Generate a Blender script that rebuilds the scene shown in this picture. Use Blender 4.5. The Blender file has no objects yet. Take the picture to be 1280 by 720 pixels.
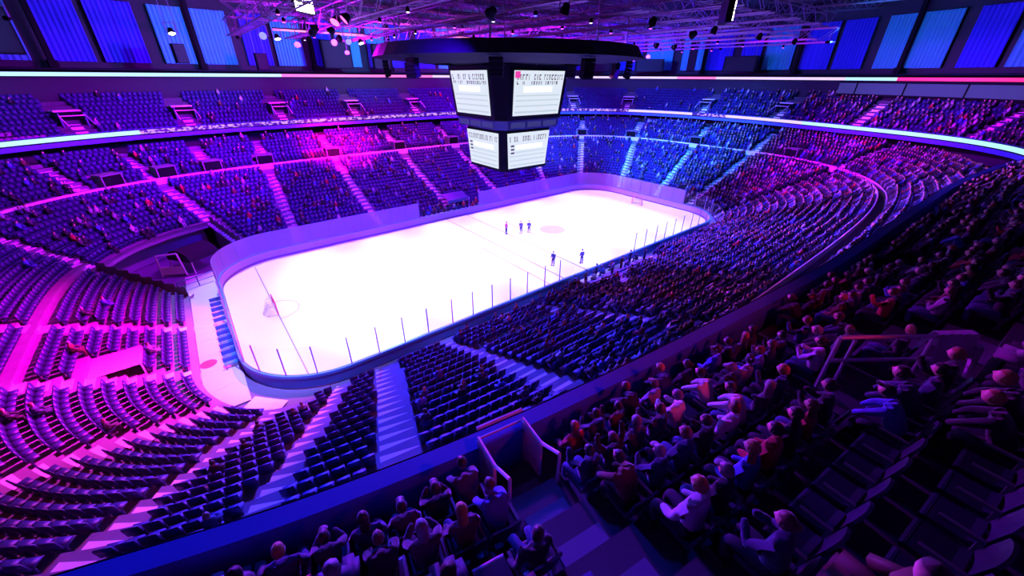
import bpy, bmesh, math, random
import numpy as np
from mathutils import Vector, Matrix
rnd = random.Random(7)
rs = np.random.RandomState(7)
S = bpy.context.scene
COL = S.collection
V3 = Vector

# ------------------------------------------------------------------ camera, world, exposure
CAMP = np.array([-29.19, -36.74, 18.81]); YAW, PITCH, FPX = 0.893, -0.499, 484.5
cd = bpy.data.cameras.new('camera'); cam = bpy.data.objects.new('camera', cd); COL.objects.link(cam)
cd.sensor_width = 36; cd.lens = FPX / 1280 * 36; cd.clip_end = 600; cd.clip_start = .05
fw = V3((math.cos(PITCH) * math.cos(YAW), math.cos(PITCH) * math.sin(YAW), math.sin(PITCH)))
cam.location = CAMP; cam.rotation_euler = fw.to_track_quat('-Z', 'Y').to_euler()
cam.rotation_euler.rotate_axis('Z', 0.006)
S.camera = cam
w = bpy.data.worlds.new('dark_arena_air'); S.world = w; w.use_nodes = True
w.node_tree.nodes['Background'].inputs[0].default_value = (.10, .02, .9, 1)
w.node_tree.nodes['Background'].inputs[1].default_value = .003
S.view_settings.view_transform = 'Standard'; S.view_settings.look = 'None'
S.view_settings.exposure = 0; S.view_settings.gamma = 1; S.view_settings.use_curve_mapping = False
S.cycles.max_bounces = 3; S.cycles.diffuse_bounces = 2; S.cycles.glossy_bounces = 2
S.cycles.transparent_max_bounces = 12; S.cycles.sample_clamp_indirect = 3

BLUE = (.012, .025, 1); DEEP = (.05, .0, 1); MAG = (1, .0, .62); PUR = (.42, .0, 1); PINK = (1, .06, .75); RED = (1, .02, .08); WHITE = (.78, .82, 1); AZURE = (.0, .16, 1)

# (name words, colour, power, position, target, cone degrees, blend)
SPOTS = [
 ('magenta', (1, .0, .5), 200000, (-13, 13, 22.2), (-9, 36, 7), 34, 1),
 ('magenta', MAG, 14000, (5, 17, 22.2), (1, 38, 8), 50, .9),
 ('purple', PUR, 45000, (-17, 8, 22.2), (-32, 34, 7), 56, .9),
 ('purple', (.5, 0, 1), 26000, (-18, 4, 22.2), (-52, 24, 9), 60, .9),
 ('magenta', (1, .0, .75), 80000, (-18, -4, 22.2), (-43, -4, 2), 56, .8),
 ('pink', PINK, 22000, (-18, -2, 22.2), (-36, -15, 1), 44, .8),
 ('blue', BLUE, 150000, (-11, 16, 22.2), (-21, -20, 2), 46, .8),
 ('blue', BLUE, 170000, (11, 16.5, 22.2), (3, -21, 2), 66, .8),
 ('blue', BLUE, 100000, (22, 10, 22.2), (20, -24, 3), 60, .8),
 ('pink', PINK, 42000, (16, 15, 22.2), (4, -27, 6), 44, .9),
 ('pink', PINK, 30000, (20, 12, 22.2), (24, -28, 6), 50, .9),
 ('azure', AZURE, 100000, (20, 4, 22.2), (46, 6, 6), 66, .9),
 ('azure', AZURE, 70000, (18, 9, 22.2), (34, 32, 7), 66, .9),
 ('purple', PUR, 40000, (20, -4, 22.2), (46, -22, 8), 54, .9),
 ('blue', DEEP, 50000, (-12, -13, 22.2), (-16, 26, 3), 60, .9),
 ('blue', DEEP, 40000, (10, -14, 22.2), (12, 28, 3), 60, .9),
 ('purple', PUR, 34000, (-6, 16, 22.2), (-25, 45, 14), 76, .9),
 ('purple', PUR, 30000, (16, 16, 22.2), (25, 45, 14), 76, .9),
 ('purple', PUR, 22000, (24, -4, 22.2), (54, -24, 13), 54, .9),
 ('purple', (.6, .0, 1), 42000, (-12, 18, 22.2), (-24, -35, 13.5), 28, .9),
 ('blue', BLUE, 34000, (-20, 14, 22.2), (-30, -30.5, 11), 26, .9),
 ('pink', PINK, 16000, (8, 17, 22.2), (-12, -35, 13), 34, .9),
 ('purple', PUR, 16000, (-16, 6, 22.2), (-37, 17, 0), 26, .9),  # added to brighten the corner opening
 ('blue', (.01, .03, 1), 2300, (-24, -21, 22.5), (-29, -31.5, 12.4), 56, .8),  # unseen lamp added overhead to brighten the parapet
 ('red', RED, 7000, (-19, -43.3, 21), (-20, -37, 15), 70, .9),  # unseen lamp added behind the camera for red accents on the deck
]
SPOTS_K = 3.0
ICE_W = 82000; ICE_C = (.23, .20, 1)  # blue tint put in so the bounce colours the stands; the ice clips white

# ------------------------------------------------------------------ materials
def mat(name, col, rough=.6, metal=0, emit=None, es=1, noise=0, nscale=8, objcol=False, vcol=False, alpha=None, spec=.5, bump=0):
    m = bpy.data.materials.new(name); m.use_nodes = True; nt = m.node_tree; b = nt.nodes['Principled BSDF']
    b.inputs['Base Color'].default_value = (*col, 1); b.inputs['Roughness'].default_value = rough
    b.inputs['Metallic'].default_value = metal; b.inputs['Specular IOR Level'].default_value = spec
    src = None
    if objcol:
        oi = nt.nodes.new('ShaderNodeObjectInfo'); src = oi.outputs['Color']
    if vcol:
        a = nt.nodes.new('ShaderNodeAttribute'); a.attribute_name = 'tint'; src = a.outputs['Color']
    if noise:
        tc = nt.nodes.new('ShaderNodeTexCoord'); n = nt.nodes.new('ShaderNodeTexNoise'); n.inputs['Scale'].default_value = nscale
        nt.links.new(tc.outputs['Object'], n.inputs['Vector'])
        mr = nt.nodes.new('ShaderNodeMapRange'); mr.inputs[3].default_value = 1 - noise; mr.inputs[4].default_value = 1 + noise
        nt.links.new(n.outputs['Fac'], mr.inputs[0])
        mx = nt.nodes.new('ShaderNodeMix'); mx.data_type = 'RGBA'; mx.blend_type = 'MULTIPLY'; mx.inputs[0].default_value = 1
        if src: nt.links.new(src, mx.inputs[6])
        else: mx.inputs[6].default_value = (*col, 1)
        nt.links.new(mr.outputs[0], mx.inputs[7]); src = mx.outputs[2]
        if bump:
            bp = nt.nodes.new('ShaderNodeBump'); bp.inputs['Strength'].default_value = bump
            nt.links.new(n.outputs['Fac'], bp.inputs['Height']); nt.links.new(bp.outputs[0], b.inputs['Normal'])
    if src: nt.links.new(src, b.inputs['Base Color'])
    if emit:
        b.inputs['Emission Color'].default_value = (*emit, 1); b.inputs['Emission Strength'].default_value = es
    if alpha is not None: b.inputs['Alpha'].default_value = alpha
    return m
M = dict(
 ice=mat('ice_white', (.9, .93, .96), .25, noise=.02, nscale=.3),
 iceline=mat('ice_line_grey_blue', (.28, .3, .42), .3), icered=mat('ice_line_red', (.8, .42, .55), .3),
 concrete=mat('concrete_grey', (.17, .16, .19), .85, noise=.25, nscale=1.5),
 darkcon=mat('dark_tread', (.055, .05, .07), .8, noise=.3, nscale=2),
 stair=mat('stair_pale', (.85, .8, .84), .8, noise=.1, nscale=3),
 floor=mat('arena_floor', (.15, .14, .22), .6, noise=.1, nscale=.6),
 pale=mat('pale_mat', (.72, .68, .74), .7, noise=.06, nscale=1),
 board=mat('board_white', (.85, .86, .9), .4), kick=mat('kick_grey', (.35, .36, .42), .5),
 cap=mat('board_cap_blue', (.05, .3, .6), .35), boardout=mat('board_outer_blue', (.04, .12, .4), .5),
 post=mat('post_metal', (.4, .42, .5), .4, .6),
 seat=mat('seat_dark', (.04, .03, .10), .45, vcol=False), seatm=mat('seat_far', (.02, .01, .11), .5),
 seatobj=mat('seat_shell', (.05, .05, .08), .4, objcol=True), metal=mat('metal_grey', (.3, .3, .34), .35, .8),
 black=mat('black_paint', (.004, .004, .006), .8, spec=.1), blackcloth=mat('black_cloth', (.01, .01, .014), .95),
 navy=mat('navy_panel', (.03, .06, .16), .4), bluewall=mat('blue_parapet', (.05, .13, .7), .55, noise=.1, nscale=1),
 ceiling=mat('ceiling_dark', (.02, .02, .03), .9), truss=mat('truss_metal', (.35, .33, .38), .5, .3),
 wall=mat('dark_wall', (.012, .012, .02), .8), rim=mat('pale_wall', (.8, .7, .78), .7),
 curtb=mat('curtain_blue', (.03, .03, .55), .9), curtt=mat('curtain_teal', (.05, .42, .5), .9),
 skin=mat('skin', (.55, .33, .25), .5, objcol=False), jacket=mat('jacket_cloth', (.1, .1, .1), .85, objcol=True, noise=.2, nscale=12),
 hair=mat('hair', (.1, .1, .1), .5, objcol=True, noise=.35, nscale=45, bump=.6), trousers=mat('trouser_cloth', (.04, .04, .06), .9, objcol=True),
 crowd=mat('crowd_mix', (.1, .1, .1), .7, vcol=True), shoe=mat('shoe', (.03, .03, .03), .6),
 red=mat('red_paint', (.7, .05, .06), .5), net=mat('net_cord', (.7, .7, .75), .8),
 teal=mat('teal_cloth', (.05, .35, .45), .8),
)
for q in ('jacket', 'hair'):
    p_ = M[q].node_tree.nodes['Principled BSDF']; p_.inputs['Sheen Weight'].default_value = .55; p_.inputs['Sheen Roughness'].default_value = .35
def emis(name, col, s): return mat(name, (0, 0, 0), .5, emit=col, es=s)
M['led_cyan'] = emis('led_cyan_white', (.42, .85, 1), 1.25); M['led_white'] = emis('led_white', (.8, .65, 1), 1.1)
M['led_pink'] = emis('led_pink', (1, .22, .5), 1.1); M['led_red'] = emis('led_red', (1, .02, .12), 1.4)
M['led_cyan_dim'] = emis('led_cyan_deep', (.02, .5, .9), 1.0)
M['screen'] = emis('screen_white', (.74, .82, .9), 1.0); M['lamp'] = emis('lamp_lens_white', (1, .97, 1), 14)
M['glyph'] = mat('screen_dark_glyph', (0, 0, 0), .6, emit=(.12, .06, .18), es=.6); M['glyphpink'] = emis('screen_pink_block', (.9, .05, .4), 1)
M['band'] = emis('screen_grey_band', (.55, .66, .72), 1); M['bandw'] = emis('screen_white_band', (.95, 1, 1), 1.25)
M['lens_blue'] = emis('lens_blue', (.05, .05, 1), 8); M['lens_mag'] = emis('lens_magenta', (1, .05, .7), 8); M['lens_pur'] = emis('lens_purple', (.4, .05, 1), 8)
M['sparkle_white'] = emis('sparkle_lens_white', (.9, .8, 1), 3); M['lit_strip_pink'] = emis('lit_strip_glow_pink', (1, .25, .5), 1.8); M['palejacket'] = mat('pale_jacket_cloth', (.7, .6, .8), .9, noise=.2, nscale=20, bump=.5)
M['lens_teal'] = emis('lens_teal', (.05, .7, .9), 1.2)
def led_text():
    m = bpy.data.materials.new('led_running_text'); m.use_nodes = True; nt = m.node_tree; b = nt.nodes['Principled BSDF']
    b.inputs['Base Color'].default_value = (0, 0, 0, 1)
    tc = nt.nodes.new('ShaderNodeTexCoord'); mp = nt.nodes.new('ShaderNodeMapping'); mp.inputs['Scale'].default_value = (2.2, 2.2, 2.6)
    n = nt.nodes.new('ShaderNodeTexNoise'); n.inputs['Scale'].default_value = 1.0; n.inputs['Detail'].default_value = 1
    cr = nt.nodes.new('ShaderNodeValToRGB'); cr.color_ramp.elements[0].position = .44; cr.color_ramp.elements[1].position = .56
    cr.color_ramp.elements[0].color = (.03, .0, .35, 1); cr.color_ramp.elements[1].color = (.75, .4, 1, 1)
    nt.links.new(tc.outputs['Object'], mp.inputs[0]); nt.links.new(mp.outputs[0], n.inputs['Vector']); nt.links.new(n.outputs['Fac'], cr.inputs[0])
    nt.links.new(cr.outputs[0], b.inputs['Emission Color']); b.inputs['Emission Strength'].default_value = .9
    return m
M['led_text'] = led_text()
def glassmat():
    m = bpy.data.materials.new('rink_glass'); m.use_nodes = True; nt = m.node_tree; nt.nodes.remove(nt.nodes['Principled BSDF'])
    o = nt.nodes['Material Output']; mx = nt.nodes.new('ShaderNodeMixShader'); t = nt.nodes.new('ShaderNodeBsdfTransparent')
    d = nt.nodes.new('ShaderNodeBsdfPrincipled'); d.inputs['Base Color'].default_value = (.8, .82, .95, 1); d.inputs['Roughness'].default_value = .25
    mx.inputs[0].default_value = .5; nt.links.new(t.outputs[0], mx.inputs[1]); nt.links.new(d.outputs[0], mx.inputs[2]); nt.links.new(mx.outputs[0], o.inputs[0])
    return m, mx
M['glass'], _gx = glassmat(); _gx.inputs[0].default_value = .58      # far panes mixed more opaque than the near ones
M['glassclear'], _gx2 = glassmat(); M['glassclear'].name = 'clear_glass'; _gx2.inputs[0].default_value = .03
M['netmesh'], _gx3 = glassmat(); M['netmesh'].name = 'net_mesh'; _gx3.inputs[0].default_value = .35

# ------------------------------------------------------------------ mesh helpers
def tag(o, label=None, cat=None, group=None, kind=None):
    if label: o['label'] = label
    if cat: o['category'] = cat
    if group: o['group'] = group
    if kind: o['kind'] = kind
    return o
def link(o, parent=None):
    COL.objects.link(o)
    if parent: o.parent = parent
    return o
def empty(name, loc=(0, 0, 0), rz=0, **k):
    o = bpy.data.objects.new(name, None); o.empty_display_size = .1; o.location = loc; o.rotation_euler = (0, 0, rz); link(o); return tag(o, **k)
class MB:
    """collects boxes, bars and tubes into one mesh"""
    def __init__(s): s.v = []; s.f = []; s.m = []; s.n = 0; s.c = []
    def add(s, v, f, mi=0, c=None):
        v = np.asarray(v, float).reshape(-1, 3); s.v.append(v)
        for q in f: s.f.append([i + s.n for i in q]); s.m.append(mi)
        s.n += len(v)
        s.c.append(np.tile(c if c is not None else (1, 1, 1), (len(v), 1)))
    def box(s, c, d, rz=0, mi=0, tilt=None, taper=1):
        x, y, z = [q / 2 for q in d]
        v = np.array([(a * x * (taper if e > 0 else 1), b * y * (taper if e > 0 else 1), e * z) for e in (-1, 1) for a, b in ((-1, -1), (1, -1), (1, 1), (-1, 1))])
        if tilt is not None:
            R = np.array(Matrix.Rotation(tilt[0], 3, tilt[1])); v = v @ R.T
        ca, sa = math.cos(rz), math.sin(rz); v = v @ np.array([[ca, -sa, 0], [sa, ca, 0], [0, 0, 1]]).T + np.array(c)
        s.add(v, [(3, 2, 1, 0), (4, 5, 6, 7), (0, 1, 5, 4), (1, 2, 6, 5), (2, 3, 7, 6), (3, 0, 4, 7)], mi)
    def bar(s, a, b, r=.03, n=5, mi=0, r2=None):
        a = V3(a); b = V3(b); d = (b - a)
        if d.length < 1e-6: return
        q = d.to_track_quat('Z', 'Y'); r2 = r if r2 is None else r2; v = []
        for p, rr in ((a, r), (b, r2)):
            for k in range(n):
                t = 2 * math.pi * k / n; v.append(p + q @ V3((rr * math.cos(t), rr * math.sin(t), 0)))
        f = [(k, (k + 1) % n, n + (k + 1) % n, n + k) for k in range(n)] + [tuple(range(n))[::-1], tuple(range(n, 2 * n))]
        s.add([tuple(p) for p in v], f, mi)
    def tube(s, pts, r=.03, n=5, mi=0):
        for a, b in zip(pts[:-1], pts[1:]): s.bar(a, b, r, n, mi)
    def strip(s, A, B, mi=0):
        A = np.asarray(A, float); B = np.asarray(B, float); n = len(A)
        s.add(np.concatenate([A, B]), [(i, i + 1, n + i + 1, n + i) for i in range(n - 1)], mi)
    def lathe(s, prof, c=(0, 0, 0), n=16, mi=0, sc=(1, 1)):
        v = []; f = []
        for r, z in prof:
            for k in range(n):
                t = 2 * math.pi * k / n; v.append((c[0] + r * sc[0] * math.cos(t), c[1] + r * sc[1] * math.sin(t), c[2] + z))
        for j in range(len(prof) - 1):
            for k in range(n): f.append((j * n + k, j * n + (k + 1) % n, (j + 1) * n + (k + 1) % n, (j + 1) * n + k))
        s.add(v, f, mi)
    def build(s, name, mats, parent=None, smooth=False, **k):
        me = bpy.data.meshes.new(name)
        v = np.concatenate(s.v) if s.v else np.zeros((0, 3))
        me.from_pydata(v.tolist(), [], s.f)
        for q in (mats if isinstance(mats, (list, tuple)) else [mats]): me.materials.append(q)
        me.polygons.foreach_set('material_index', s.m)
        if smooth: me.polygons.foreach_set('use_smooth', [True] * len(s.f))
        me.update(); o = bpy.data.objects.new(name, me); link(o, parent); return tag(o, **k)
def tiled(name, tv, tf, tmi, pos, ang, scale, mats, tint=None, part_of=None, **k):
    """one mesh made of the template repeated at every place (for what is too many to be individuals)"""
    tv = np.asarray(tv, float); n = len(tv); N = len(pos)
    ca, sa = np.cos(ang)[:, None], np.sin(ang)[:, None]
    x = tv[None, :, 0] * scale[:, None]; y = tv[None, :, 1] * scale[:, None]; z = tv[None, :, 2] * scale[:, None]
    W = np.stack([x * ca - y * sa + pos[:, 0:1], x * sa + y * ca + pos[:, 1:2], z + pos[:, 2:3]], -1).reshape(-1, 3)
    F = np.array(tf)[None] + (np.arange(N) * n)[:, None, None]; F = F.reshape(-1, 4)
    me = bpy.data.meshes.new(name); me.vertices.add(len(W)); me.vertices.foreach_set('co', W.ravel())
    me.loops.add(F.size); me.loops.foreach_set('vertex_index', F.ravel())
    me.polygons.add(len(F)); me.polygons.foreach_set('loop_start', np.arange(len(F)) * 4)
    try: me.polygons.foreach_set('loop_total', np.full(len(F), 4))
    except Exception: pass
    for q in mats: me.materials.append(q)
    me.polygons.foreach_set('material_index', np.tile(tmi, N))
    if tint is not None:
        at = me.color_attributes.new('tint', 'FLOAT_COLOR', 'POINT')
        at.data.foreach_set('color', np.concatenate([tint.reshape(-1, 3), np.ones((len(W), 1))], 1).ravel())
    me.update(); me.validate(); o = bpy.data.objects.new(name, me); link(o, part_of); return tag(o, **k)

# ------------------------------------------------------------------ ring curves
def rr(d, L=61., W=26., r=6., step=.25):
    """rink outline offset outward by d, anticlockwise from (+x, -y straight)"""
    R = r + d; hx = L / 2 - r; hy = W / 2 - r; P = []
    for cx, cy, a0 in ((hx, -hy, -90), (hx, hy, 0), (-hx, hy, 90), (-hx, -hy, 180)):
        for k in range(25): a = math.radians(a0 + 90 * k / 24); P.append((cx + R * math.cos(a), cy + R * math.sin(a)))
    P.append(P[0]); return resample(np.array(P), step)
def resample(P, step):
    P = np.asarray(P, float); s = np.r_[0, np.cumsum(np.hypot(*np.diff(P, axis=0).T))]; n = max(2, int(s[-1] / step)); t = np.linspace(0, s[-1], n + 1)
    return np.c_[np.interp(t, s, P[:, 0]), np.interp(t, s, P[:, 1])]
def oval(a, bf, nf, bn, nn, N=1600):
    t = np.linspace(-np.pi / 2, 1.5 * np.pi, N); c, s = np.cos(t), np.sin(t); b = np.where(s > 0, bf, bn); n = np.where(s > 0, nf, nn)
    return resample(np.c_[a * np.sign(c) * abs(c) ** (2 / n), b * np.sign(s) * abs(s) ** (2 / n)], .25)
def nearest(P, q): return int(((P - np.array(q)) ** 2).sum(1).argmin())
INNER = rr(2.6); _t = np.clip((-9 - INNER[:, 1]) / 5, 0, 1) * np.clip((INNER[:, 0] + 31) / 6, 0, 1); INNER = INNER + np.c_[np.zeros(len(INNER)), 1.45 * _t * _t * (3 - 2 * _t)]; OUTER = oval(56, 38.5, 3, 38.5, 3)
# radial lines of the bowl, anticlockwise from the near long side: (inner point, outer point, has lower stair, has upper stair)
KN = [((-9, -15.6), (-9, -38.5), 1, 1), ((0, -15.6), (1, -38.5), 1, 1), ((9, -15.6), (11, -38.5), 1, 1), ((18, -15.6), (21, -38), 1, 1), ((26, -15.4), (34, -35.5), 1, 1),
 ((31, -12.7), (50, -25), 1, 1), ((33, -6), (56, -8), 1, 1), ((33.1, .6), (56, 5), 1, 1), ((32.8, 8), (55, 20), 1, 1), ((29, 14.6), (46, 31), 1, 1),
 ((21, 15.6), (32, 36), 1, 1), ((11, 15.6), (11.5, 38.5), 1, 1), ((.5, 15.6), (.2, 38.5), 1, 1), ((-11, 15.6), (-10.8, 38.5), 1, 1), ((-21.5, 15.6), (-20.5, 38), 1, 1),
 ((-24, 15.6), (-28.3, 37.3), 0, 1), ((-26.4, 15.5), (-36, 35), 1, 1), ((-29.5, 14), (-43, 31), 0, 1), ((-32.9, 8.2), (-51, 24.5), 0, 1), ((-33.1, 7.3), (-52, 22), 1, 1), ((-33.1, .3), (-56, 1.5), 1, 1),
 ((-33.1, -6.8), (-56, -7), 1, 1), ((-32, -11.6), (-53, -23), 1, 1), ((-29.3, -14.2), (-42.5, -32.5), 1, 1), ((-25.6, -15.6), (-36, -35), 1, 1), ((-22.6, -15.6), (-29.5, -37), 1, 1), ((-18, -15.6), (-18.4, -38.2), 1, 1)]
def monot(P, pts):
    n = len(P) - 1; idx = [nearest(P[:-1], q) for q in pts]; out = [idx[0]]
    for i in idx[1:]:
        while i <= out[-1]: i += n
        if i - out[-1] > n * .6: i = out[-1] + 1
        out.append(i)
    out.append(out[0] + n); return np.array(out, float)
KI = monot(INNER, [k[0] for k in KN]); KO = monot(OUTER, [k[1] for k in KN])
NU = 1200
def sampleP(P, f):
    n = len(P) - 1; f = f % n; i = np.floor(f).astype(int); t = (f - i)[:, None]; return P[i] * (1 - t) + P[(i + 1) % n] * t
U = np.linspace(0, len(KN), NU + 1)
UI = sampleP(INNER, np.interp(U, np.arange(len(KI)), KI)); UO = sampleP(OUTER, np.interp(U, np.arange(len(KO)), KO))
# smooth the outer mapping a little
def ucurve(v): return UI * (1 - v) + UO * v
NR = 27; RISE = .355; Z0 = .45; KX = 18          # 27 rows, the walkway is row 18
def rowz(k): return Z0 + RISE * k + (.25 if k > KX else 0)
def uidx(u): return int(round(u / len(KN) * NU))
TUN = (16.05, 19.0, 8)                            # corner opening: knots from..to, rows below this one are cut away

# ------------------------------------------------------------------ large structure
def struct(mb, name, mats, **k): return mb.build(name, mats, kind='structure', **k)
b = MB(); b.box((0, 0, -.2), (150, 120, .2)); struct(b, 'floor', M['floor'])
# ice with its markings and thin grey-blue lines
b = MB(); O = rr(-.05, step=.5); n = len(O) - 1
b.add(np.c_[O[:-1], np.full(n, .03)], [tuple(range(n))], 0)
def flat(x0, y0, x1, y1, z, mi): b.add([(x0, y0, z), (x1, y0, z), (x1, y1, z), (x0, y1, z)], [(0, 1, 2, 3)], mi)
for x, wd in ((-4.0, .16), (-1.9, .2), (1.6, .2)):
    flat(x - wd / 2, -12.8 if x > -3 else -12.8, x + wd / 2, 12.8 if x > -3 else .5, .036, 1)
flat(4.2, -4, 4.36, 6, .036, 1)
flat(-27.15, -11.5, -27.05, 11.5, .036, 1); flat(27.05, -11.5, 27.15, 11.5, .036, 2)
def ringflat(cx, cy, r, wd, mi, n=40, a0=0, a1=2 * math.pi):
    t = np.linspace(a0, a1, n + 1)
    b.strip(np.c_[cx + (r - wd) * np.cos(t), cy + (r - wd) * np.sin(t), np.full(n + 1, .037)], np.c_[cx + r * np.cos(t), cy + r * np.sin(t), np.full(n + 1, .037)], mi)
ringflat(7.6, 0, 1.8, 1.7, 2); ringflat(-27, 0, 1.8, .08, 1, 20, -math.pi / 2, math.pi / 2)
struct(b, 'ice_floor', [M['ice'], M['iceline'], M['icered']])

# seating bowl: one terrace mesh; walkway at row KX
b = MB()
t0, t1 = uidx(TUN[0]), uidx(TUN[1])
segs_low = [(0, t0), (t1, NU)]; full = [(0, NU)]
def z3(P, z): return np.c_[P, np.full(len(P), z)]
for k in range(NR):
    c0, c1 = ucurve(k / NR), ucurve((k + 1) / NR); z = rowz(k); zp = rowz(k - 1) if k else 0
    for a, e in (segs_low if k < TUN[2] else full):
        m0 = 0
        b.strip(z3(c0[a:e + 1], zp), z3(c0[a:e + 1], z), 2 if k == KX + 1 else 1)
        b.strip(z3(c0[a:e + 1], z), z3(c1[a:e + 1], z), 0)
    if k == TUN[2]:
        b.strip(z3(c0[t0:t1 + 1], 2.6), z3(c0[t0:t1 + 1], z), 0); b.strip(z3(c0[t0:t1 + 1], 2.6), z3(c1[t0:t1 + 1], 2.6), 0)
for t in (t0, t1):                                   # side walls of the corner opening
    for k in range(TUN[2]):
        p0 = ucurve(k / NR)[t]; p1 = ucurve((k + 1) / NR)[t]; z = rowz(k) + .9
        b.add([(*p0, 0), (*p1, 0), (*p1, z), (*p0, z - RISE * 0)], [(0, 1, 2, 3)], 0)
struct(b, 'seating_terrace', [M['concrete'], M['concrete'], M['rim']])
b = MB(); c = ucurve((TUN[2] + 2.6) / NR)[t0:t1 + 1]; b.strip(z3(c, 0), z3(c, 2.7)); struct(b, 'wall_tunnel', M['floor'])

# upper deck, its front, soffit and back walls
def smooth_near():
    far = [q for q in oval(56, 39, 3, 34.0, 2.4) if q[1] >= 0 and True]
    far = sorted([tuple(q) for q in far], key=lambda q: math.atan2(q[1], q[0]))
    near_ = [(-56, -5), (-54.3, -13), (-48, -22), (-39, -28), (-31.7, -30.7), (-28.2, -31.7), (-24.2, -32.4), (-18, -33.1), (-10, -33.8), (0, -34.2), (12, -34.8), (24, -36.2), (35, -38), (43, -35), (48.8, -28), (53.2, -15), (55.6, -5)]
    P = np.array(near_); t = np.arange(len(P)); tt = np.linspace(0, len(P) - 1, 600); out = []
    for u in tt:                                   # Catmull-Rom through the surveyed points
        i = min(int(u), len(P) - 2); f = u - i; p = [P[max(i - 1, 0)], P[i], P[i + 1], P[min(i + 2, len(P) - 1)]]
        out.append(.5 * ((2 * p[1]) + (-p[0] + p[2]) * f + (2 * p[0] - 5 * p[1] + 4 * p[2] - p[3]) * f * f + (-p[0] + 3 * p[1] - 3 * p[2] + p[3]) * f ** 3))
    P = np.concatenate([np.array(out), np.array(far)]); k = int(np.hypot(P[:600, 0], P[:600, 1] + 34.2).argmin()); P = np.roll(P, -k, 0); P = np.r_[P, P[:1]]
    P = resample(P, .25)
    for _ in range(6): Q = P[:-1]; Q = (np.roll(Q, 1, 0) + 2 * Q + np.roll(Q, -1, 0)) / 4; P = np.r_[Q, Q[:1]]
    return resample(P, .25)
DECK = smooth_near()
def normals(P):
    Q = P[:-1]; d = np.roll(Q, -1, 0) - np.roll(Q, 1, 0); n_ = np.c_[d[:, 1], -d[:, 0]]; n_ /= np.linalg.norm(n_, axis=1)[:, None]; return np.r_[n_, n_[:1]]
DN = normals(DECK)
def off(e): return DECK + DN * e
DZ = 11.75; DRISE = .5; DPITCH = .85; DR = 9
b = MB()
for k in range(DR):
    c0, c1 = off(.55 + DPITCH * k), off(.55 + DPITCH * (k + 1)); z = DZ + DRISE * k
    b.strip(z3(c0, z - (DRISE if k else .35)), z3(c0, z), 1); b.strip(z3(c0, z), z3(c1, z), 0)
b.strip(z3(off(.15), DZ - .35), z3(off(.56), DZ - .35), 0)
b.strip(z3(off(.0), 11.3), z3(off(6), 11.1), 2); b.strip(z3(off(3.2), 9.4), z3(off(3.2), 11.3), 2)
b.strip(z3(off(.55 + DPITCH * DR), DZ + DRISE * (DR - 1)), z3(off(.55 + DPITCH * DR), 18.35), 2)
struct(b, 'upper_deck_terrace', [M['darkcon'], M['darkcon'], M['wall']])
b = MB()
b.strip(z3(off(0), 11.3), z3(off(0), 12.55)); b.strip(z3(off(0), 12.55), z3(off(.32), 12.5)); b.strip(z3(off(.32), 12.5), z3(off(.32), 11.35))
struct(b, 'wall_parapet', M['bluewall'])
b = MB(); WE = .55 + DPITCH * DR
b.strip(z3(off(WE + .0), 19.3), z3(off(WE + 3.2), 19.6)); b.strip(z3(off(WE + 3.2), 19.6), z3(off(WE + 3.2), 30.5)); b.strip(z3(off(WE - .3), 18.3), z3(off(WE - .3), 18.45)); b.strip(z3(off(WE - .3), 18.3), z3(off(WE + .3), 18.3))
struct(b, 'wall_upper', M['wall'])
b = MB(); b.box((0, 0, 31), (150, 120, .6)); struct(b, 'ceiling', M['ceiling'])

# ------------------------------------------------------------------ rink boards with glass
root = empty('rink_boards', (0, 0, 0), label='white dasher boards with glass panes ringing the bright ice', cat='rink boards')
O = rr(0, step=.2); ON = normals(O); n = len(O) - 1
b = MB(); b.strip(z3(O, .0), z3(O, 1.05)); b.build('board_face', M['board'], root)
b = MB(); b.strip(z3(O + ON * .16, 1.05), z3(O + ON * .16, 0)); b.build('board_back', M['boardout'], root)
b = MB(); b.strip(z3(O - ON * .012, .03), z3(O - ON * .012, .24)); b.build('kick_plate', M['kick'], root)
b = MB(); b.strip(z3(O - ON * .02, 1.06), z3(O + ON * .2, 1.06)); b.strip(z3(O - ON * .02, 1.02), z3(O - ON * .02, 1.06)); b.strip(z3(O + ON * .2, 1.06), z3(O + ON * .2, .85)); b.build('cap_rail', M['cap'], root)
NG = 80; L = n // NG
cuts = [int(round(i * n / NG)) for i in range(NG + 1)]
for i in range(NG):
    a, e = cuts[i], cuts[i + 1]; mid = O[(a + e) // 2]
    if mid[1] > 12 and -6.5 < mid[0] < 5: continue                      # open benches on the far side
    if mid[1] < -12 and -3.0 < mid[0] < 9: continue
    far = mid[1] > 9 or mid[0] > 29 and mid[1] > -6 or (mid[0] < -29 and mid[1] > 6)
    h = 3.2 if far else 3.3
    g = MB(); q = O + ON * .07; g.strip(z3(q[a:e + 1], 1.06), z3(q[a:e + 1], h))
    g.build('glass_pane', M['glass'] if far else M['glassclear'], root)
    p = q[a]; pb = MB(); pb.box((p[0], p[1], (1.06 + h) / 2), (.07, .07, h - 1.06), math.atan2(ON[a][1], ON[a][0])); pb.build('glass_post', M['post'], root)

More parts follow.
